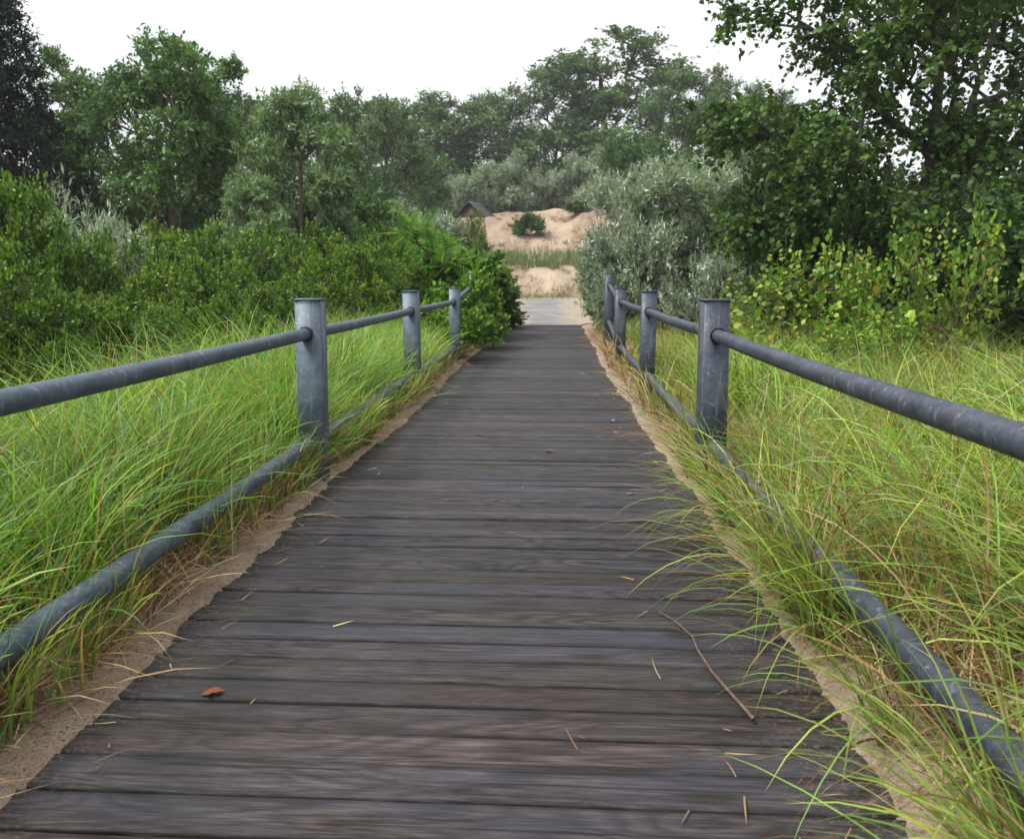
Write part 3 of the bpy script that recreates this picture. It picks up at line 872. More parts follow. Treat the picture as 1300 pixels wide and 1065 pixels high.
def make_plant(targets, trunks, leaf, size, pal, r, r_tip=0.006, r_max=0.2, twigs=7, tw_len=0.35, per=8, up=0.3, out=0.5, droop=0.0,
               wind=(0, 0, 0), flat=1.0, center=None, step=0.35, var=0.15, clump=0.18, detail_twigs=True, size_var=0.25, spread=0.5, tipcol=None):
    """returns (wood soup, leaf soup)"""
    A, par, tips = grow(None, trunks, targets, r, step)
    cnt = np.zeros(len(A)); cnt[tips] = 1
    for i in range(len(A) - 1, -1, -1):
        if par[i] >= 0: cnt[par[i]] += cnt[i]
    rad = np.clip(r_tip * np.maximum(cnt, 1) ** 0.5, 0, r_max)
    wood = Soup()
    idx = np.where(par >= 0)[0]
    thick = idx[cnt[idx] >= 4]; thin = idx[cnt[idx] < 4]
    tubes(wood, A[par[thick]], A[thick], rad[par[thick]] * 1.0, rad[thick], 7)
    tubes(wood, A[par[thin]], A[thin], np.minimum(rad[par[thin]], rad[thin] * 1.5), rad[thin], 4)
    if center is None: center = targets.mean(0)
    n = len(targets)
    outd = norm((targets - center) * np.array([1, 1, 0.8]))
    T = np.repeat(targets, twigs, 0); O = np.repeat(outd, twigs, 0)
    rnd = r.normal(0, 1, T.shape)
    d = norm(O * out + norm(rnd) * 0.8 + np.array([0, 0, up]) + np.array(wind)) * np.array([1, 1, flat])
    ln = tw_len * r.uniform(0.5, 1.2, len(T))
    T = T + norm(rnd) * tw_len * 0.25
    if detail_twigs:
        tubes(wood, T - d * 0.15 * ln[:, None], T + d * ln[:, None], r_tip * .6, r_tip * .25, 3)
    lf = Soup()
    tt = (np.arange(per) + r.uniform(0, 1, (len(T), per))) / per
    pos = T[:, None] + d[:, None] * (ln[:, None] * tt)[..., None] + r.normal(0, tw_len * 0.05, (len(T), per, 3)) \
        - np.array([0, 0, droop]) * (tt ** 2 * ln[:, None])[..., None]
    pos = pos.reshape(-1, 3)
    dd = np.repeat(d, per, 0)
    m = len(pos)
    ld = norm(dd * 0.7 + norm(r.normal(0, 1, (m, 3))) * spread * 1.4 + np.array(wind) * 0.6 - np.array([0, 0, droop]))
    upv = norm(np.array([0, 0, 1.0]) + r.normal(0, 0.55, (m, 3)))
    cl = np.repeat(r.normal(0, clump, n), twigs * per)
    c = pal[np.repeat(r.integers(0, len(pal), n * twigs), per)]
    c = c * (1 + cl)[:, None] * (1 + r.normal(0, var, (m, 1))) * (1 + r.normal(0, .05, (m, 3)))
    if tipcol is not None:
        f = (tt.reshape(-1) > 0.7) & (r.uniform(0, 1, m) < tipcol[1])
        c[f] = np.array(tipcol[0]) * (1 + r.normal(0, .15, (f.sum(), 1)))
    scatter(lf, leaf, pos, ld, upv, size * np.clip(1 + r.normal(0, size_var, m), .4, 1.7), np.clip(c, .004, .8))
    return wood, lf


def ell(r, n, c, rad, shell=0.5, zmin=None):
    """points in the outer part of an ellipsoid"""
    d = norm(r.normal(0, 1, (n, 3)))
    k = r.uniform(shell ** 3, 1, n) ** (1 / 3)
    p = np.array(c) + d * k[:, None] * np.array(rad)
    if zmin is not None: p[:, 2] = np.where(p[:, 2] < zmin, zmin + np.abs(p[:, 2] - zmin) * .4, p[:, 2])
    return p


def stems(r, h, n=5, spread=0.5, k=4):
    out = []
    for i in range(n):
        a = i * 2 * math.pi / n + r.uniform(-.4, .4)
        tip = np.array([math.cos(a) * spread, math.sin(a) * spread, h])
        base = np.array([math.cos(a) * .08, math.sin(a) * .08, -0.05])
        out.append([base + (tip - base) * f + r.normal(0, .03 * h * f, 3) for f in np.linspace(0, 1, k)])
    return out


def trunk_line(r, h, lean=(0, 0), k=7, wob=0.03, z0=-0.2, base=(0, 0)):
    return [np.array([base[0] + lean[0] * f ** 1.3, base[1] + lean[1] * f ** 1.3, z0 + (h - z0) * f]) + (r.normal(0, wob * h, 3) * np.array([1, 1, 0]) * (f > 0)) for f in np.linspace(0, 1, k)]


def plant_obj(name, wood, lf, bark, leafm, names=("trunk", "crown")):
    root = empty(name)
    link(names[0], wood.mesh(names[0], [bark], True), root)
    link(names[1], lf.mesh(names[1], [leafm]), root)
    return root


def dup(root):
    c = root.copy(); COL.objects.link(c)
    for k in list(c.keys()):
        if k in ("label", "category", "group", "kind"): del c[k]
    for ch in root.children:
        d = ch.copy(); COL.objects.link(d); d.parent = c
    return c


class Proto:
    """first call hands out the plant itself, later calls hand out copies"""
    def __init__(s, fn): s.fn = fn; s.o = None
    def get(s):
        if s.o is None: s.o = s.fn(); return s.o
        return dup(s.o)


def put(o, x, y, sc=1.0, rz=0.0, z=None, tilt=(0, 0)):
    o.location = (x, y, float(ground(x, y)) - 0.03 if z is None else z)
    o.scale = (sc, sc, sc) if not hasattr(sc, '__len__') else sc
    o.rotation_euler = (tilt[0], tilt[1], rz)
    return o


def fit(o, px, Y, top, wpx, rz=0.0, dz=0.0):
    """stand a plant at a distance Y and give it the real height and width measured in the photograph"""
    bb = np.array([[c[:] for c in ch.bound_box] for ch in o.children]).reshape(-1, 3)
    h0 = bb[:, 2].max(); w0 = 0.5 * (np.ptp(bb[:, 0]) + np.ptp(bb[:, 1]))
    x = P(px, 355, Y)[0]; zg = float(ground(x, Y)) - 0.05 + dz
    H = P(px, top, Y)[2] - zg; W = wpx / F_PX * Y
    o.location = (x, Y, zg); o.scale = (W / w0, W / w0, H / h0); o.rotation_euler = (0, 0, rz)
    return o


PAL_SHRUB = np.array([[0.060, 0.145, 0.012], [0.090, 0.190, 0.015], [0.125, 0.235, 0.020], [0.040, 0.105, 0.013]])
PAL_DARK = np.array([[0.038, 0.088, 0.026], [0.052, 0.110, 0.032], [0.075, 0.140, 0.040]])
PAL_YEL = np.array([[0.14, 0.27, 0.03], [0.20, 0.34, 0.04], [0.09, 0.19, 0.025], [0.32, 0.40, 0.05]])
PAL_SILV = np.array([[0.15, 0.24, 0.12], [0.34, 0.43, 0.29], [0.10, 0.18, 0.07], [0.62, 0.70, 0.60], [0.12, 0.21, 0.09]])
PAL_SUMAC = np.array([[0.08, 0.165, 0.05], [0.11, 0.21, 0.065], [0.15, 0.26, 0.10]])
PAL_PALE = np.array([[0.13, 0.23, 0.09], [0.20, 0.31, 0.15], [0.27, 0.37, 0.22]])
PAL_LOC_HAZE = np.array([[0.085, 0.155, 0.075], [0.12, 0.20, 0.095], [0.16, 0.25, 0.125]])  # treeline greens made paler: distant haze put into the leaf colour
PAL_CONIF = np.array([[0.012, 0.030, 0.016], [0.02, 0.042, 0.022]])


def shrub_proto(seed, wide=1.6, tall=2.1, n=230, pal=PAL_SHRUB, leaf=LEAF_OVAL, size=0.062, lumps=7, twigs=9, per=9, name="green_shrub", leafm=M_LEAF, wind=(0, 0, 0), tw=0.26, up=0.55, tip=((0.19, 0.27, 0.045), 0.5), bark=M_BARK, shell=.55):
    def fn():
        r = np.random.default_rng(seed)
        pts = []
        for i in range(lumps):
            a = r.uniform(0, 6.28); q = r.uniform(.15, .80) * wide
            hz = tall * (.22 + .62 * (i + .5) / lumps) * (1 - .25 * q / wide)
            rr = r.uniform(.20, .36) * wide
            pts.append(ell(r, n // (lumps + 1), (math.cos(a) * q, math.sin(a) * q, hz), (rr, rr, min(rr, tall - hz) * .8 + .1), shell, 0.15))
        pts.append(ell(r, n // 12, (0, 0, tall * .38), (wide * .8, wide * .8, tall * .32), .8, .12))
        pts = np.concatenate(pts)
        shoots = r.uniform(0, 1, (13, 2)) if name == "yellow_green_shrub" else []
        wood, lf = make_plant(pts, stems(r, tall * .5, 6, wide * .35), leaf, size, pal, r, r_tip=.004, r_max=.045, twigs=twigs, tw_len=tw, per=per,
                              up=up, out=.7, center=np.array([0, 0, tall * .35]), step=.3, wind=wind, clump=.2, tipcol=tip)
        for u_, w_ in shoots:
            a = u_ * 6.28; q = w_ * wide * 1.05
            b = np.array([math.cos(a) * q, math.sin(a) * q, tall * (.70 - .3 * w_)]); h = r.uniform(.3, .75)
            tp = b + np.array([math.cos(a) * .18 + r.normal(0, .06), math.sin(a) * .18, h])
            tubes(wood, [b], [tp], .006, .002, 4)
            m = int(h / .055); t = np.linspace(.05, 1, m)
            az = np.arange(m) * 2.4
            scatter(lf, leaf, b + (tp - b) * t[:, None], np.stack([np.cos(az), np.sin(az), .3 + .9 * t], 1), np.tile([[0, 0, 1.]], (m, 1)), size * (1.35 - .6 * t),
                    pick(np.array([[.27, .40, .05], [.34, .44, .06], [.20, .33, .04]]), m, .15, r))
        return plant_obj(name, wood, lf, bark, leafm, ("stem", "foliage"))
    return Proto(fn)


def silver_proto(seed, wide=2.2, tall=4.6, n=250, size=0.15, lumps=15):
    def fn():
        r = np.random.default_rng(seed)
        pts = []
        for i in range(lumps):
            a = r.uniform(0, 6.28); q = r.uniform(.2, .8) * wide; hz = tall * r.uniform(.15, .85 - .25 * q / wide)
            rr = r.uniform(.2, .34) * wide
            pts.append(ell(r, n // (lumps + 1), (math.cos(a) * q, math.sin(a) * q, hz), (rr, rr, rr * .8), .5, .3))
        pts.append(ell(r, n // (lumps + 1), (0, 0, tall * .4), (wide, wide, tall * .38), .6, .2))
        pts = np.concatenate(pts)
        wood, lf = make_plant(pts, stems(r, tall * .5, 5, wide * .4, 5), LEAF_NARROW, size, PAL_SILV, r, r_tip=.006, r_max=.09, twigs=8, tw_len=.45, per=12,
                              up=.28, out=.7, center=np.array([0, 0, tall * .35]), step=.4, wind=(.3, 0, .1), clump=.35, spread=.6)
        return plant_obj("silver_bush", wood, lf, M_BARK, M_SILVER, ("stem", "foliage"))
    return Proto(fn)


def flat_tree_proto(seed, tall, wide, n, name, pal, leaf, size, twigs, per, tw, base_frac=.35, trunks=1, cl_flat=.45, lumps=12, bark=M_BARK, leafm=M_LEAF, r_max=.22, droop=.15,
                    wind=(.1, 0, 0), up=.2, r_tip=.012, spread=.6, shell=.3, step=.6, layer=True):
    """open tree with billowing, layered clumps and visible limbs"""
    def fn():
        r = np.random.default_rng(seed)
        pts = []
        for i in range(lumps):
            f = (i + .5) / lumps
            z = tall * (base_frac + (1 - base_frac) * f)
            env = wide * math.sqrt(max(.05, 1 - ((f - .38) / .66) ** 2))
            a = i * 2.4 + r.uniform(-.5, .5); q = env * r.uniform(.3, .88)
            rr = wide * r.uniform(.24, .38)
            pts.append(ell(r, n // lumps, (math.cos(a) * q, math.sin(a) * q, z - rr * .3), (rr, rr, rr * cl_flat), shell))
        pts = np.concatenate(pts)
        tr = [trunk_line(r, tall * .72, (r.uniform(-.08, .08) * tall, 0), 9, .008)]
        for k in range(trunks - 1):
            a = r.uniform(0, 6.28)
            tr.append(trunk_line(r, tall * .55, (math.cos(a) * wide * .35, math.sin(a) * wide * .35), 7, .01))
        wood, lf = make_plant(pts, tr, leaf, size, pal, r, r_tip=r_tip, r_max=r_max, twigs=twigs, tw_len=tw, per=per, up=up, out=.5, droop=droop,
                              center=np.array([0, 0, tall * .5]), step=step, wind=wind, clump=.18, spread=spread, detail_twigs=(per > 1))
        return plant_obj(name, wood, lf, bark, leafm)
    return Proto(fn)


def build_trees():
    # ---- right: two big broad-leaved trees, limbs reaching over to the left
    def cotton(seed, tall, wide, tx, nl=15, n=420, low=.12):
        def fn():
            r = np.random.default_rng(seed)
            pts = []
            for i in range(nl):
                f = (i + .5) / nl; z = tall * (low + (1 - low) * f)
                a = i * 2.4 + r.uniform(-.5, .5)
                env = wide * math.sqrt(max(.1, 1 - ((f - .35) / .8) ** 2)); q = env * r.uniform(.2, .75)
                rr = wide * r.uniform(.22, .36)
                pts.append(ell(r, n // nl, (math.cos(a) * q, math.sin(a) * q, z), (rr, rr, rr * .7), .2, .5))
            for (ax, az_, rr, k) in tx:   # reaching limbs
                pts.append(ell(r, k, (ax, 0, az_), (rr, rr * .8, rr * .35), .0))
            pts = np.concatenate(pts)
            tr = [trunk_line(r, tall * .8, (.3, 0), 9, .008), trunk_line(r, tall * .7, (1.3, .3), 8, .01)]
            wood, lf = make_plant(pts, tr, LEAF_ROUND, .082, PAL_DARK * np.array([1.35, 1.3, 1.0]), r, r_tip=.007, r_max=.19, twigs=9, tw_len=.42, per=9, up=.05, out=.4, droop=.35,
                                  center=np.array([0, 0, tall * .5]), step=.4, wind=(-.15, 0, 0), clump=.2, spread=.7, tipcol=((.10, .16, .03), .15))
            return plant_obj("broadleaf_tree", wood, lf, M_BARK, M_LEAF)
        return fn
    o = cotton(71, 8.0, 3.0, [(-2.5, 5.3, .7, 9), (-2.2, 6.1, .8, 13), (-2.7, 3.6, .9, 20), (-2.2, 2.2, 1.0, 40)], 16, 470, .12)()
    tag(put(o, *P(1160, 355, 13.0)[:2]), "tall dark broad-leaved tree with two leaning trunks at the right", "tree")
    o = cotton(72, 8.5, 2.8, [(-2.2, 2.6, 1.0, 30)], 15, 380, .1)()
    tag(put(o, P(1285, 355, 15.5)[0], 15.5), "dark broad-leaved tree at the far right edge of the view", "tree")
    o = cotton(73, 4.6, 2.2, [], 10, 240, .1)()
    tag(put(o, P(1015, 355, 17)[0], 17.0), "lower dark leafy tree between the silver bushes and the tall right tree", "tree")

    # ---- left: conifer at the frame edge
    def conifer():
        r = np.random.default_rng(81); tall = 11.5; pts = []
        for i in range(34):
            f = i / 33; z = 1.2 + (tall - 1.4) * f; env = 3.0 * (1 - f) ** .75 + .25
            for k in range(7):
                a = i * 1.1 + k * .9 + r.uniform(-.2, .2)
                for q in (.35, .62, .85, 1.0):
                    if r.uniform() < .88: pts.append((math.cos(a) * env * q, math.sin(a) * env * q, z - .22 * env * q + .25 * q * q + r.normal(0, .08)))
        pts = np.array(pts)
        wood, lf = make_plant(pts, [trunk_line(r, tall, (0, 0), 12, .002)], LEAF_NARROW, .20, PAL_CONIF, r, r_tip=.006, r_max=.16, twigs=8, tw_len=.42, per=9, up=-.05, out=.6,
                              center=np.array([0, 0, tall * .4]), step=.45, clump=.15, spread=.8, flat=.5)
        return plant_obj("conifer", wood, lf, M_BARK, M_NEEDLE)
    tag(fit(conifer(), -8, 19.5, -130, 300), "dark conifer towering at the left edge behind the shrubs", "tree")

    # ---- left: feathery-leaved trees
    feather = flat_tree_proto(91, 8.2, 3.0, 420, "leafy_tree", PAL_SUMAC, LEAF_SMALL, .15, 8, 10, .48, .20, 4, .7, 17, M_BARK_L, M_LEAF, .085, .35, (.2, 0, 0), .25, .009, .6, .5, .5)
    pale = flat_tree_proto(92, 6.6, 2.2, 330, "pale_leafy_tree", PAL_PALE, LEAF_NARROW, .19, 8, 11, .42, .15, 3, .75, 14, M_BARK_L, M_LEAF, .06, .3, (.35, 0, .05), .3, .008, .5, .5, .5)
    g = "leafy trees behind the left shrubs"
    tag(fit(feather.get(), 222, 21, 22, 270, .3), "largest leafy tree, many thin brown stems, left of the sky gap", "tree", g)
    tag(fit(feather.get(), 125, 24, 50, 190, 2.2), "leafy tree just right of the dark conifer", "tree", g)
    tag(fit(feather.get(), 290, 26, 72, 230, 4.1), "leafy tree standing behind the largest one on the left", "tree", g)
    tag(fit(pale.get(), 382, 21, 90, 210, 1.0), "pale silvery green tree left of the treeline, wind-blown", "tree", g)
    tag(fit(pale.get(), 325, 18, 205, 140, 2.6), "small low pale tree in front of the pale one", "tree", g)

    tag(fit(feather.get(), 92, 22.5, 118, 170, 5.1), "lower leafy tree filling the gap beside the dark conifer", "tree", g)
    tag(fit(pale.get(), 345, 24, 118, 170, 3.3), "pale green tree between the largest leafy tree and the silvery one", "tree", g)

    # ---- treeline
    loc = [flat_tree_proto(101 + k, 12.0, 4.2, 340, "treeline_tree", PAL_LOC_HAZE, LEAF_SMALL, .20, 9, 9, .62, .22, 3, .62, 19, M_BARK, M_LEAF, .12, .1, (.1, 0, 0), .3, .014, .8, .2, .9) for k in range(3)]
    g = "trees of the treeline behind the dune"
    rows = [
        (440, 34, 112, 120, 0, "treeline tree farthest left, next to the pale silvery tree"),
        (500, 40, 116, 130, 1, "treeline tree above the far left fence posts"),
        (572, 70, 112, 140, 2, "treeline tree directly behind the dark shed roof"),
        (478, 52, 122, 150, 2, "treeline tree in the back row, left of centre"),
        (630, 82, 106, 130, 0, "treeline tree in the middle, above the dune's left end"),
        (548, 76, 130, 150, 1, "back row treeline tree seen over the centre left crowns"),
        (705, 80, 76, 120, 1, "tall open treeline tree above the dune crest"),
        (782, 76, 44, 215, 2, "tallest spreading treeline tree above the silver bushes"),
        (868, 60, 78, 120, 0, "treeline tree right of the tallest spreading one"),
        (925, 48, 92, 110, 1, "treeline tree behind the right silver bush"),
        (980, 40, 112, 120, 2, "treeline tree farthest right, behind the dark leafy tree"),
    ]
    for i, (px, Y, top, wpx, k, lab) in enumerate(rows):
        tag(fit(loc[k].get(), px, Y, top, wpx * 1.3, i * 1.7), lab, "tree", g)
    # low wooded undergrowth below the treeline
    under = shrub_proto(110, 2.6, 3.0, 190, PAL_DARK * 1.25, LEAF_SMALL, .16, 7, 9, 8, "undergrowth_shrub", M_LEAF, tw=.5, tip=None)
    g = "dark undergrowth shrubs beneath the treeline"
    labs = ["far left", "second from the left", "third from the left", "fourth from the left", "fifth from the left", "sixth from the left", "seventh from the left"]
    spots = [(60, 23, 1.3), (170, 26, 1.4), (300, 27, 1.4), (400, 27, 1.3), (455, 25, 1.25), (505, 30, 1.2), (545, 36, 1.05)]
    for i, (px, Y, sc) in enumerate(spots):
        tag(put(under.get(), P(px, 355, Y)[0], Y, sc, i * 1.3), f"dark undergrowth shrub below the left trees, {labs[i]}", "shrub", g)
    for i, (px, Y, sc, lab) in enumerate([(1000, 20, 1.15, "dark shrub filling the gap under the lower dark leafy tree"),
                                         (1090, 15, .95, "dark shrub at the foot of the tall right tree"),
                                         (1180, 15.5, 1.0, "dark shrub beneath the right tree's leaning trunks"),
                                         (1275, 13.5, .95, "dark shrub at the right edge behind the sparse grass"),
                                         (930, 25, 1.5, "dark shrub behind the big silver bush"),
                                         (1350, 12, .9, "dark shrub half outside the right edge"),
                                         (620, 74, 1.7, "dark shrub on the crest behind the shed"),
                                         (665, 75, 1.8, "dark shrub on the crest behind the round clump"),
                                         (712, 74, 1.8, "dark shrub on the crest in the middle of the dune"),
                                         (760, 73, 1.9, "dark shrub on the crest near its right end"),
                                         (815, 55, 1.8, "dark shrub behind the dune's right shoulder"),
                                         (570, 66, 1.8, "dark shrub behind and left of the shed")]):
        tag(put(under.get(), P(px, 355, Y)[0], Y, sc, i * 2.1 + .4), lab, "shrub", g)

    # ---- silver bushes
    sb = [silver_proto(121), silver_proto(122, 2.0, 3.6, 240)]
    g = "silver-leaved bushes around the dune"
    for px, Y, sc, k, rz, lab in [
        (852, 20.5, (176, 245), 0, .2, "largest silver-leaved bush, right of the dune"),
        (893, 15.2, (290, 120), 1, 1.2, "lower silver-leaved bush just behind the right fence"),
        (805, 17.2, (238, 155), 1, 2.9, "silver-leaved bush leaning over the right end of the path"),
        (930, 24.0, (145, 200), 0, 3.4, "dull silver-leaved bush behind and right of the largest one"),
        (800, 33, (185, 130), 0, 5.2, "silver-leaved bush on the dune's right shoulder"),
        (735, 63, (186, 85), 0, .9, "silver-leaved bush on the dune crest, right of centre"),
        (778, 60, (178, 100), 0, 2.0, "tall silver-leaved bush at the crest's right end"),
        (690, 64, (200, 90), 1, 2.2, "greener silver-leaved bush on the dune crest, centre"),
        (648, 63, (186, 85), 0, 4.0, "silver-leaved bush behind the shed roof"),
        (600, 62, (206, 80), 1, 5.0, "silver-leaved bush left of the shed roof"),
        (70, 11.5, (204, 230), 1, .5, "pale silver-leaved bush poking up behind the big left shrub"),
        (128, 12.5, (236, 170), 1, 3.5, "small silver-leaved bush between the two near left shrubs"),
        (528, 26, (240, 130), 0, 1.5, "silver-leaved bush low in the trees left of the shed"),
    ]:
        x = P(px, 355, Y)[0]
        tag(fit(sb[k].get(), px, Y, sc[0], sc[1], rz), lab, "bush", g)

    # ---- near shrubs on the left
    sp = [shrub_proto(131, 1.75, 2.35, 340, size=.055, lumps=17, shell=.85, tw=.2), shrub_proto(132, 1.6, 1.9, 270, size=.056, lumps=15, shell=.85, tw=.2),
          shrub_proto(133, 1.9, 2.1, 320, pal=PAL_SHRUB * np.array([1.45, 1.25, .9]), size=.060, lumps=15, shell=.85, tw=.2)]
    g = "rounded green shrubs along the left verge"
    for px, Y, sc, k, rz, lab in [
        (20, 8.0, (196, 240), 0, .0, "tallest rounded green shrub at the left edge above the fence rail"),
        (-40, 5.6, (300, 250), 1, 1.0, "dark green shrub cut off by the left edge"),
        (150, 6.6, (368, 180), 1, 4.1, "low dark shrub right behind the near left grass"),
        (262, 7.6, (372, 150), 0, 2.2, "low shrub behind the left rail, between taller ones"),
        (108, 9.2, (268, 170), 1, 2.0, "green shrub right beside the tallest left one"),
        (185, 8.4, (322, 190), 2, 3.0, "lower yellow green shrub behind the near left rail"),
        (250, 10.2, (308, 170), 1, 4.0, "green shrub behind the middle of the near left rail"),
        (345, 9.4, (350, 150), 0, 5.2, "small rounded shrub behind the first left fence post"),
        (70, 5.6, (415, 120), 1, 2.6, "small shrub at the foot of the tallest left shrub"),
        (395, 11.6, (304, 160), 2, .8, "bright green shrub right of the first left fence post"),
        (310, 13.5, (270, 180), 1, 1.9, "dark rounded shrub in the second row, left"),
        (455, 13.4, (304, 140), 0, 2.8, "green shrub behind the second left fence post"),
        (220, 14.5, (272, 190), 2, 3.7, "yellow green shrub in the second row, under the largest leafy tree"),
        (385, 16.5, (278, 170), 1, 4.6, "green shrub in the second row, under the pale tree"),
        (505, 16.8, (294, 125), 2, 5.5, "yellow green shrub left of the far left posts"),
        (455, 20.0, (272, 130), 1, .6, "shrub in the back row, below the treeline's left end"),
        (545, 20.5, (290, 95), 0, 1.6, "back row shrub left of the path-side bush"),
        (568, 26.0, (284, 70), 2, 2.3, "back row shrub below the shed"),
        (596, 33.0, (292, 60), 1, 5.1, "shrub beside the sandy bank, left"),
        (598, 50.0, (262, 40), 2, 2.1, "shrub hiding the front wall of the dark-roofed shed"),
    ]:
        tag(fit(sp[k].get(), px, Y, sc[0], sc[1] * 1.15, rz), lab, "shrub", g)

    # ---- bush crowding the left edge of the path, with feathery fronds
    pb = shrub_proto(141, 1.0, 2.0, 300, pal=PAL_SHRUB * np.array([.8, .95, 1.0]), leaf=LEAF_ROUND, size=.10, lumps=12, twigs=6, per=7, name="pathside_bush", tw=.25)
    tag(put(pb.get(), -2.1, 17.4, (1.25, 1.3, 1.02), .4), "dark green broad-leaved bush crowding the left edge of the path", "bush")
    tag(put(pb.get(), -2.1, 20.2, (1.1, 1.2, .8), 2.2), "broad-leaved bush at the left corner where the boards end", "bush")
    fp = flat_tree_proto(142, 2.5, .8, 70, "frond_shrub", PAL_SHRUB * 1.7, FROND_FINE, .44, 5, 1, .2, .35, 3, .7, 5, M_BARK_L, M_LEAF, .03, .2, (.1, 0, 0), .6, .006, .5, .2, .3)
    tag(put(fp.get(), -2.7, 16.8, .95, .4), "feathery-fronded shrub rising left of the path-side bush", "shrub")
    tag(put(fp.get(), -3.6, 19.5, .85, 2.4), "feathery-fronded shrub behind the far left fence post", "shrub")
    rb = shrub_proto(143, .75, .85, 150, pal=PAL_SHRUB * np.array([1.5, 1.5, 1.2]), leaf=LEAF_OVAL, size=.06, lumps=5, twigs=6, per=8, name="rose_bush", tw=.16)
    tag(put(rb.get(), -1.85, 12.7, (1.1, 1.1, 1.0), .3), "low bright green leafy bush under the third left post", "bush")
    tag(put(rb.get(), -1.8, 14.2, (1.1, 1.2, 1.6), 1.8), "low leafy bush beside the boards below the path-side bush", "bush")
    tag(put(rb.get(), 1.55, 19.5, (1.0, 1.0, 1.7), 4.0), "tall leafy weed clump at the right corner where the boards end", "bush")

    # ---- yellow-green large-leaved shrub on the right
    yg = shrub_proto(151, 1.25, 1.75, 84, pal=PAL_YEL, leaf=LEAF_ROUND, size=.085, lumps=9, twigs=4, per=4, name="yellow_green_shrub", tw=.34, up=.75, tip=((.36, .26, .06), .05), bark=M_BARK_L, shell=.3)
    g = "yellow-green shrubs right of the fence"
    for px, Y, top, wpx, rz, lab in [(1010, 10.6, 292, 200, .2, "yellow-green large-leaved shrub right of the first right post"),
                                     (1105, 10.2, 282, 150, 2.0, "yellow-green shrub in the middle of the right verge"),
                                     (1200, 9.9, 240, 165, 4.0, "yellow-green shrub with tall shoots near the right edge"),
                                     (1075, 9.0, 378, 190, 5.0, "low yellow-green shrub in front of its neighbours")]:
        tag(fit(yg.get(), px, Y, top, wpx, rz), lab, "shrub", g)
    # ---- clump on the dune
    dc = shrub_proto(161, .95, 1.0, 110, pal=PAL_DARK * 1.2, leaf=LEAF_NARROW, size=.22, lumps=9, twigs=6, per=7, name="dune_clump", tw=.4, tip=None)
    tag(fit(dc.get(), 673, 52.5, 264, 46, .3), "round dark green clump growing on the dune face", "shrub")
    tag(put(dc.get(), P(735, 262, 56)[0], 55.5, (.9, .9, .6), 1.3), "flat green clump at the top right of the dune face", "shrub")


def build_weeds():
    """upright leafy weeds standing among the right-hand grass"""
    def fn():
        r = np.random.default_rng(171); wood = Soup(); lf = Soup()
        for k in range(5):
            a = r.uniform(0, 6.28); b = np.array([math.cos(a) * .07, math.sin(a) * .07, 0]); h = r.uniform(.5, .75)
            tip = b + np.array([math.cos(a) * .1, math.sin(a) * .1, h])
            tubes(wood, [b], [tip], .004, .002, 4)
            m = 42; t = np.linspace(.12, 1, m)
            pos = b + (tip - b) * t[:, None]
            az = np.arange(m) * 2.4
            d = np.stack([np.cos(az), np.sin(az), .6 + .6 * t], 1)
            scatter(lf, LEAF_NARROW, pos, d, np.tile([[0, 0, 1.]], (m, 1)), .11 * (1.15 - .6 * t), pick(np.array([[.16, .27, .04], [.12, .24, .04]]), m, .12, r))
        return plant_obj("leafy_weed", wood, lf, M_BARK_L, M_LEAF, ("stem", "foliage"))
    p = Proto(fn)
    g = "upright leafy weeds among the right-hand grass"
    for px, Y, sc, lab in [(1090, 8.0, 1.0, "leftmost weed of the pair below the yellow-green shrub"),
                           (1130, 7.7, 1.15, "taller weed of the pair below the yellow-green shrub"),
                           (1160, 7.9, .85, "short weed right of the taller pair"),
                           (955, 6.4, .9, "leafy weed just right of the first right post"),
                           (1210, 8.6, 1.0, "leafy weed beside the bare sand at the right"),
                           (1000, 8.4, .9, "leafy weed in the grass beyond the near right rail")]:
        tag(put(p.get(), P(px, 430, Y)[0], Y, sc, px), lab, "plant", g)


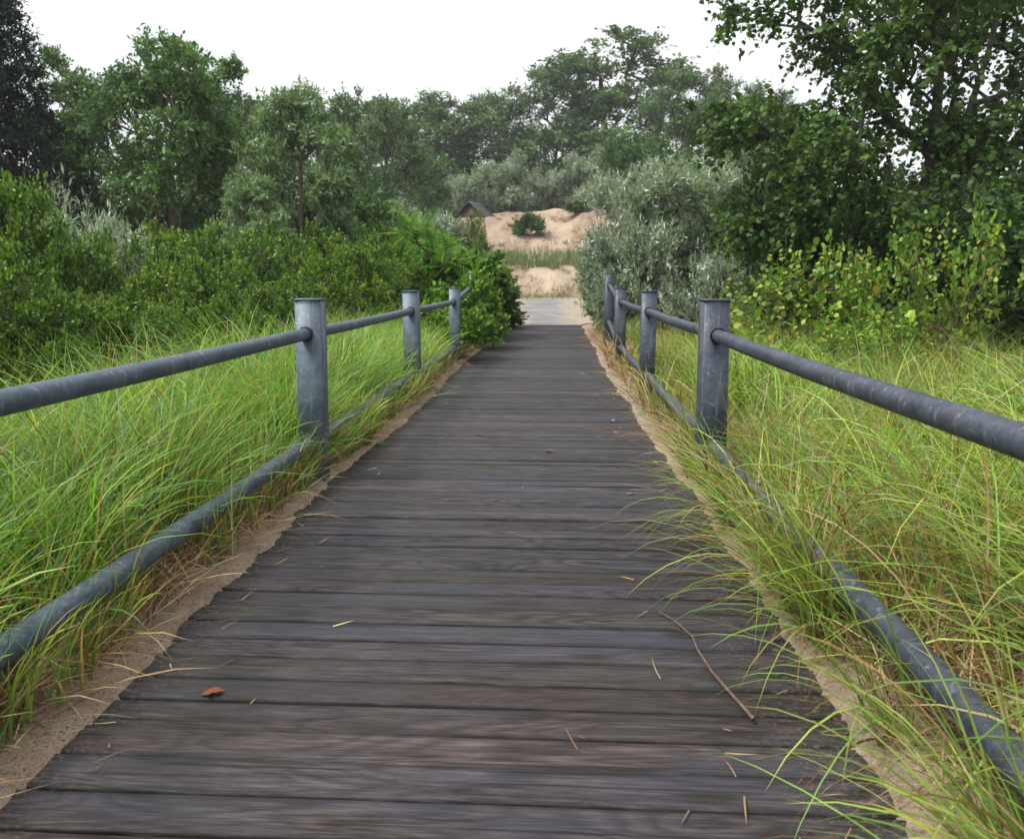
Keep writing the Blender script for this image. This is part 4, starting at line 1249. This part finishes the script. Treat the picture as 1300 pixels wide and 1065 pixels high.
# ------------------------------------------------------------------ shed, litter
def build_shed():
    M_SH = simple_mat("dark_shingles", (0.035, 0.038, 0.050), (0.085, 0.09, 0.11), 9, 0.8, (1, 1, 6))
    M_WD = simple_mat("shaded_brown_boards", (0.025, 0.016, 0.012), (0.06, 0.038, 0.028), 6, 0.8, (6, 6, 1))  # brown boards with the gable's shadow painted into their dark colour
    px, Y = 603, 58.5
    x = P(px, 355, Y)[0]; zr = P(px, 257, Y)[2]; zg = float(ground(x, Y)) - .3
    root = empty("shed", (x, Y, zg), R(-28))
    tag(root, "small brown shed with a dark shingled gable roof beside the dune", "shed")
    H = zr - zg
    hw, hl, eave = 1.4, .8, 1.15
    # walls with a gable end
    s = Soup(); t = .08
    def wall(a, b, za, zb):
        pass
    v = []; q = []
    prof = [(-hw + .18, 0), (hw - .18, 0), (hw - .18, H - eave - .05), (0, H - .12), (-hw + .18, H - eave - .05)]
    n = 5
    for yy in (-hl + .15, hl - .15):
        v += [(a, yy, b) for a, b in prof]
    q = [[i, (i + 1) % n, (i + 1) % n + n, i + n] for i in range(n)]
    s.add(v, q=q, t=[[0, 2, 1], [0, 4, 2], [4, 3, 2], [5, 6, 7], [5, 7, 9], [9, 7, 8]])
    link("wall", s.mesh("wall", [M_WD]), root)
    for sg in (-1, 1):
        s = Soup(); rows = 7
        for k in range(rows):           # overlapping courses
            f0, f1 = k / rows, (k + 1) / rows + .03
            xa, za = sg * hw * f0, H - eave * f0 - 0.0; xb, zb = sg * hw * f1, H - eave * f1
            lift = .05
            vv = [(xa, -hl, za), (xa, hl, za), (xb, hl, zb + lift * .6), (xb, -hl, zb + lift * .6),
                  (xa, -hl, za - .07), (xa, hl, za - .07), (xb, hl, zb - .07), (xb, -hl, zb - .07)]
            s.add(vv, q=[[0, 1, 2, 3], [7, 6, 5, 4], [0, 3, 7, 4], [1, 5, 6, 2], [3, 2, 6, 7], [0, 4, 5, 1]])
        link("roof_slope", s.mesh("roof_slope", [M_SH]), root)
    s = Soup(); box(s, 0, -hl + .145, 0.05, H - eave - .25, .38, .02, .005)
    link("door", s.mesh("door", [M_SH]), root)


def build_litter():
    M_OR = leaf_mat("dead_leaf", 0.1, 0.7)
    def dead_leaf(px, py, sz, col, rz, label, cat="leaf", name="fallen_leaf"):
        s = Soup(); x, y, _ = PG(px, py)
        k = 9; v = []
        for i in range(k):
            t = i / (k - 1); wv = .30 * math.sin(t * math.pi) ** .8 * (1 + .25 * (i % 2)) + .01
            z = .05 * math.sin(t * 5) + .03
            v += [(-wv + .05 * math.sin(i * 2.1), t - .5, z + wv * .35), (0, t - .5, z), (wv * .8 + .05 * math.cos(i * 3.3), t - .5, z + wv * .2)]
        q = []
        for i in range(k - 1):
            for j in range(2): q.append([i * 3 + j, i * 3 + j + 1, i * 3 + j + 4, i * 3 + j + 3])
        s.add(np.array(v) * sz, q=q, c=col)
        o = link(name, s.mesh(name, [M_OR], True)); o.location = (x, y, .006); o.rotation_euler = (0, 0, rz)
        tag(o, label, cat)
    dead_leaf(270, 882, .070, (.22, .075, .03), 1.9, "orange brown curled leaf on the boards near the bottom left")
    dead_leaf(697, 574, .085, (.26, .08, .04), 1.4, "reddish fallen leaf in the middle of the boards")
    dead_leaf(777, 535, .05, (.75, .75, .72), 1.2, "small white scrap lying on the boards at the right", "scrap", "paper_scrap")
    dead_leaf(610, 552, .06, (.28, .10, .05), .4, "small brown leaf on the boards left of the middle")
    dead_leaf(800, 628, .05, (.16, .10, .07), 2.4, "tiny dark leaf on the boards near the right edge")

    def twig(pix, rad, label, col0):
        pts = []
        for i, (a, b) in enumerate(pix):
            g = PG(a, b); pts.append((g[0], g[1], .012 + .012 * math.sin(i * 1.7) ** 2))
        pts = np.array(pts)
        s = Soup(); n = len(pts)
        rr = np.linspace(rad * .35, rad, n)
        tubes(s, pts[:-1], pts[1:], rr[:-1], rr[1:], 7)
        # side twiglet
        tubes(s, [pts[1]], [pts[1] + np.array([.05, .02, .01])], rad * .4, rad * .15, 5)
        o = link("twig", s.mesh("twig", [simple_mat("twig_bark", (.06, .035, .025), col0, 60, .7)], True))
        tag(o, label, "twig")
    twig([(836, 780), (856, 795), (879, 812), (886, 833), (903, 857), (925, 885), (942, 903), (957, 920)], .0062, "thin brown forked twig lying on the boards at the lower right", (.20, .12, .09))
    twig([(536, 488), (548, 495), (563, 499)], .006, "short dark stick at the left edge of the boards", (.08, .06, .05))


def build_haze():  # added volume: a thin white veil that lightens the far trees
    m, nt, out = new_mat("added_haze")
    pv = nt.nodes.new("ShaderNodeVolumePrincipled")
    pv.inputs["Color"].default_value = (0.93, 0.96, 1.0, 1); pv.inputs["Density"].default_value = 0.0007; pv.inputs["Anisotropy"].default_value = 0.2
    nt.links.new(pv.outputs[0], out.inputs["Volume"])
    x, y0, y1, z0, z1 = 470, -140, 730, -3.0, 24.0
    v = [(-x, y0, z0), (x, y0, z0), (x, y1, z0), (-x, y1, z0), (-x, y0, z1), (x, y0, z1), (x, y1, z1), (-x, y1, z1)]
    q = [[0, 3, 2, 1], [4, 5, 6, 7], [0, 1, 5, 4], [1, 2, 6, 5], [2, 3, 7, 6], [3, 0, 4, 7]]
    tag(link("haze", mesh_np("haze", v, quads=q, mats=[m])), None, None, kind="stuff")


build_haze()
build_ground()
build_path()
build_boardwalk()
build_fence(-1.50, "galvanised pipe fence with square posts left of the boardwalk", None, False)
build_fence(0.945, "shade-darkened galvanised pipe fence with square posts right of the boardwalk", None, True)
build_grass()
build_trees()
build_weeds()
build_shed()
build_litter()
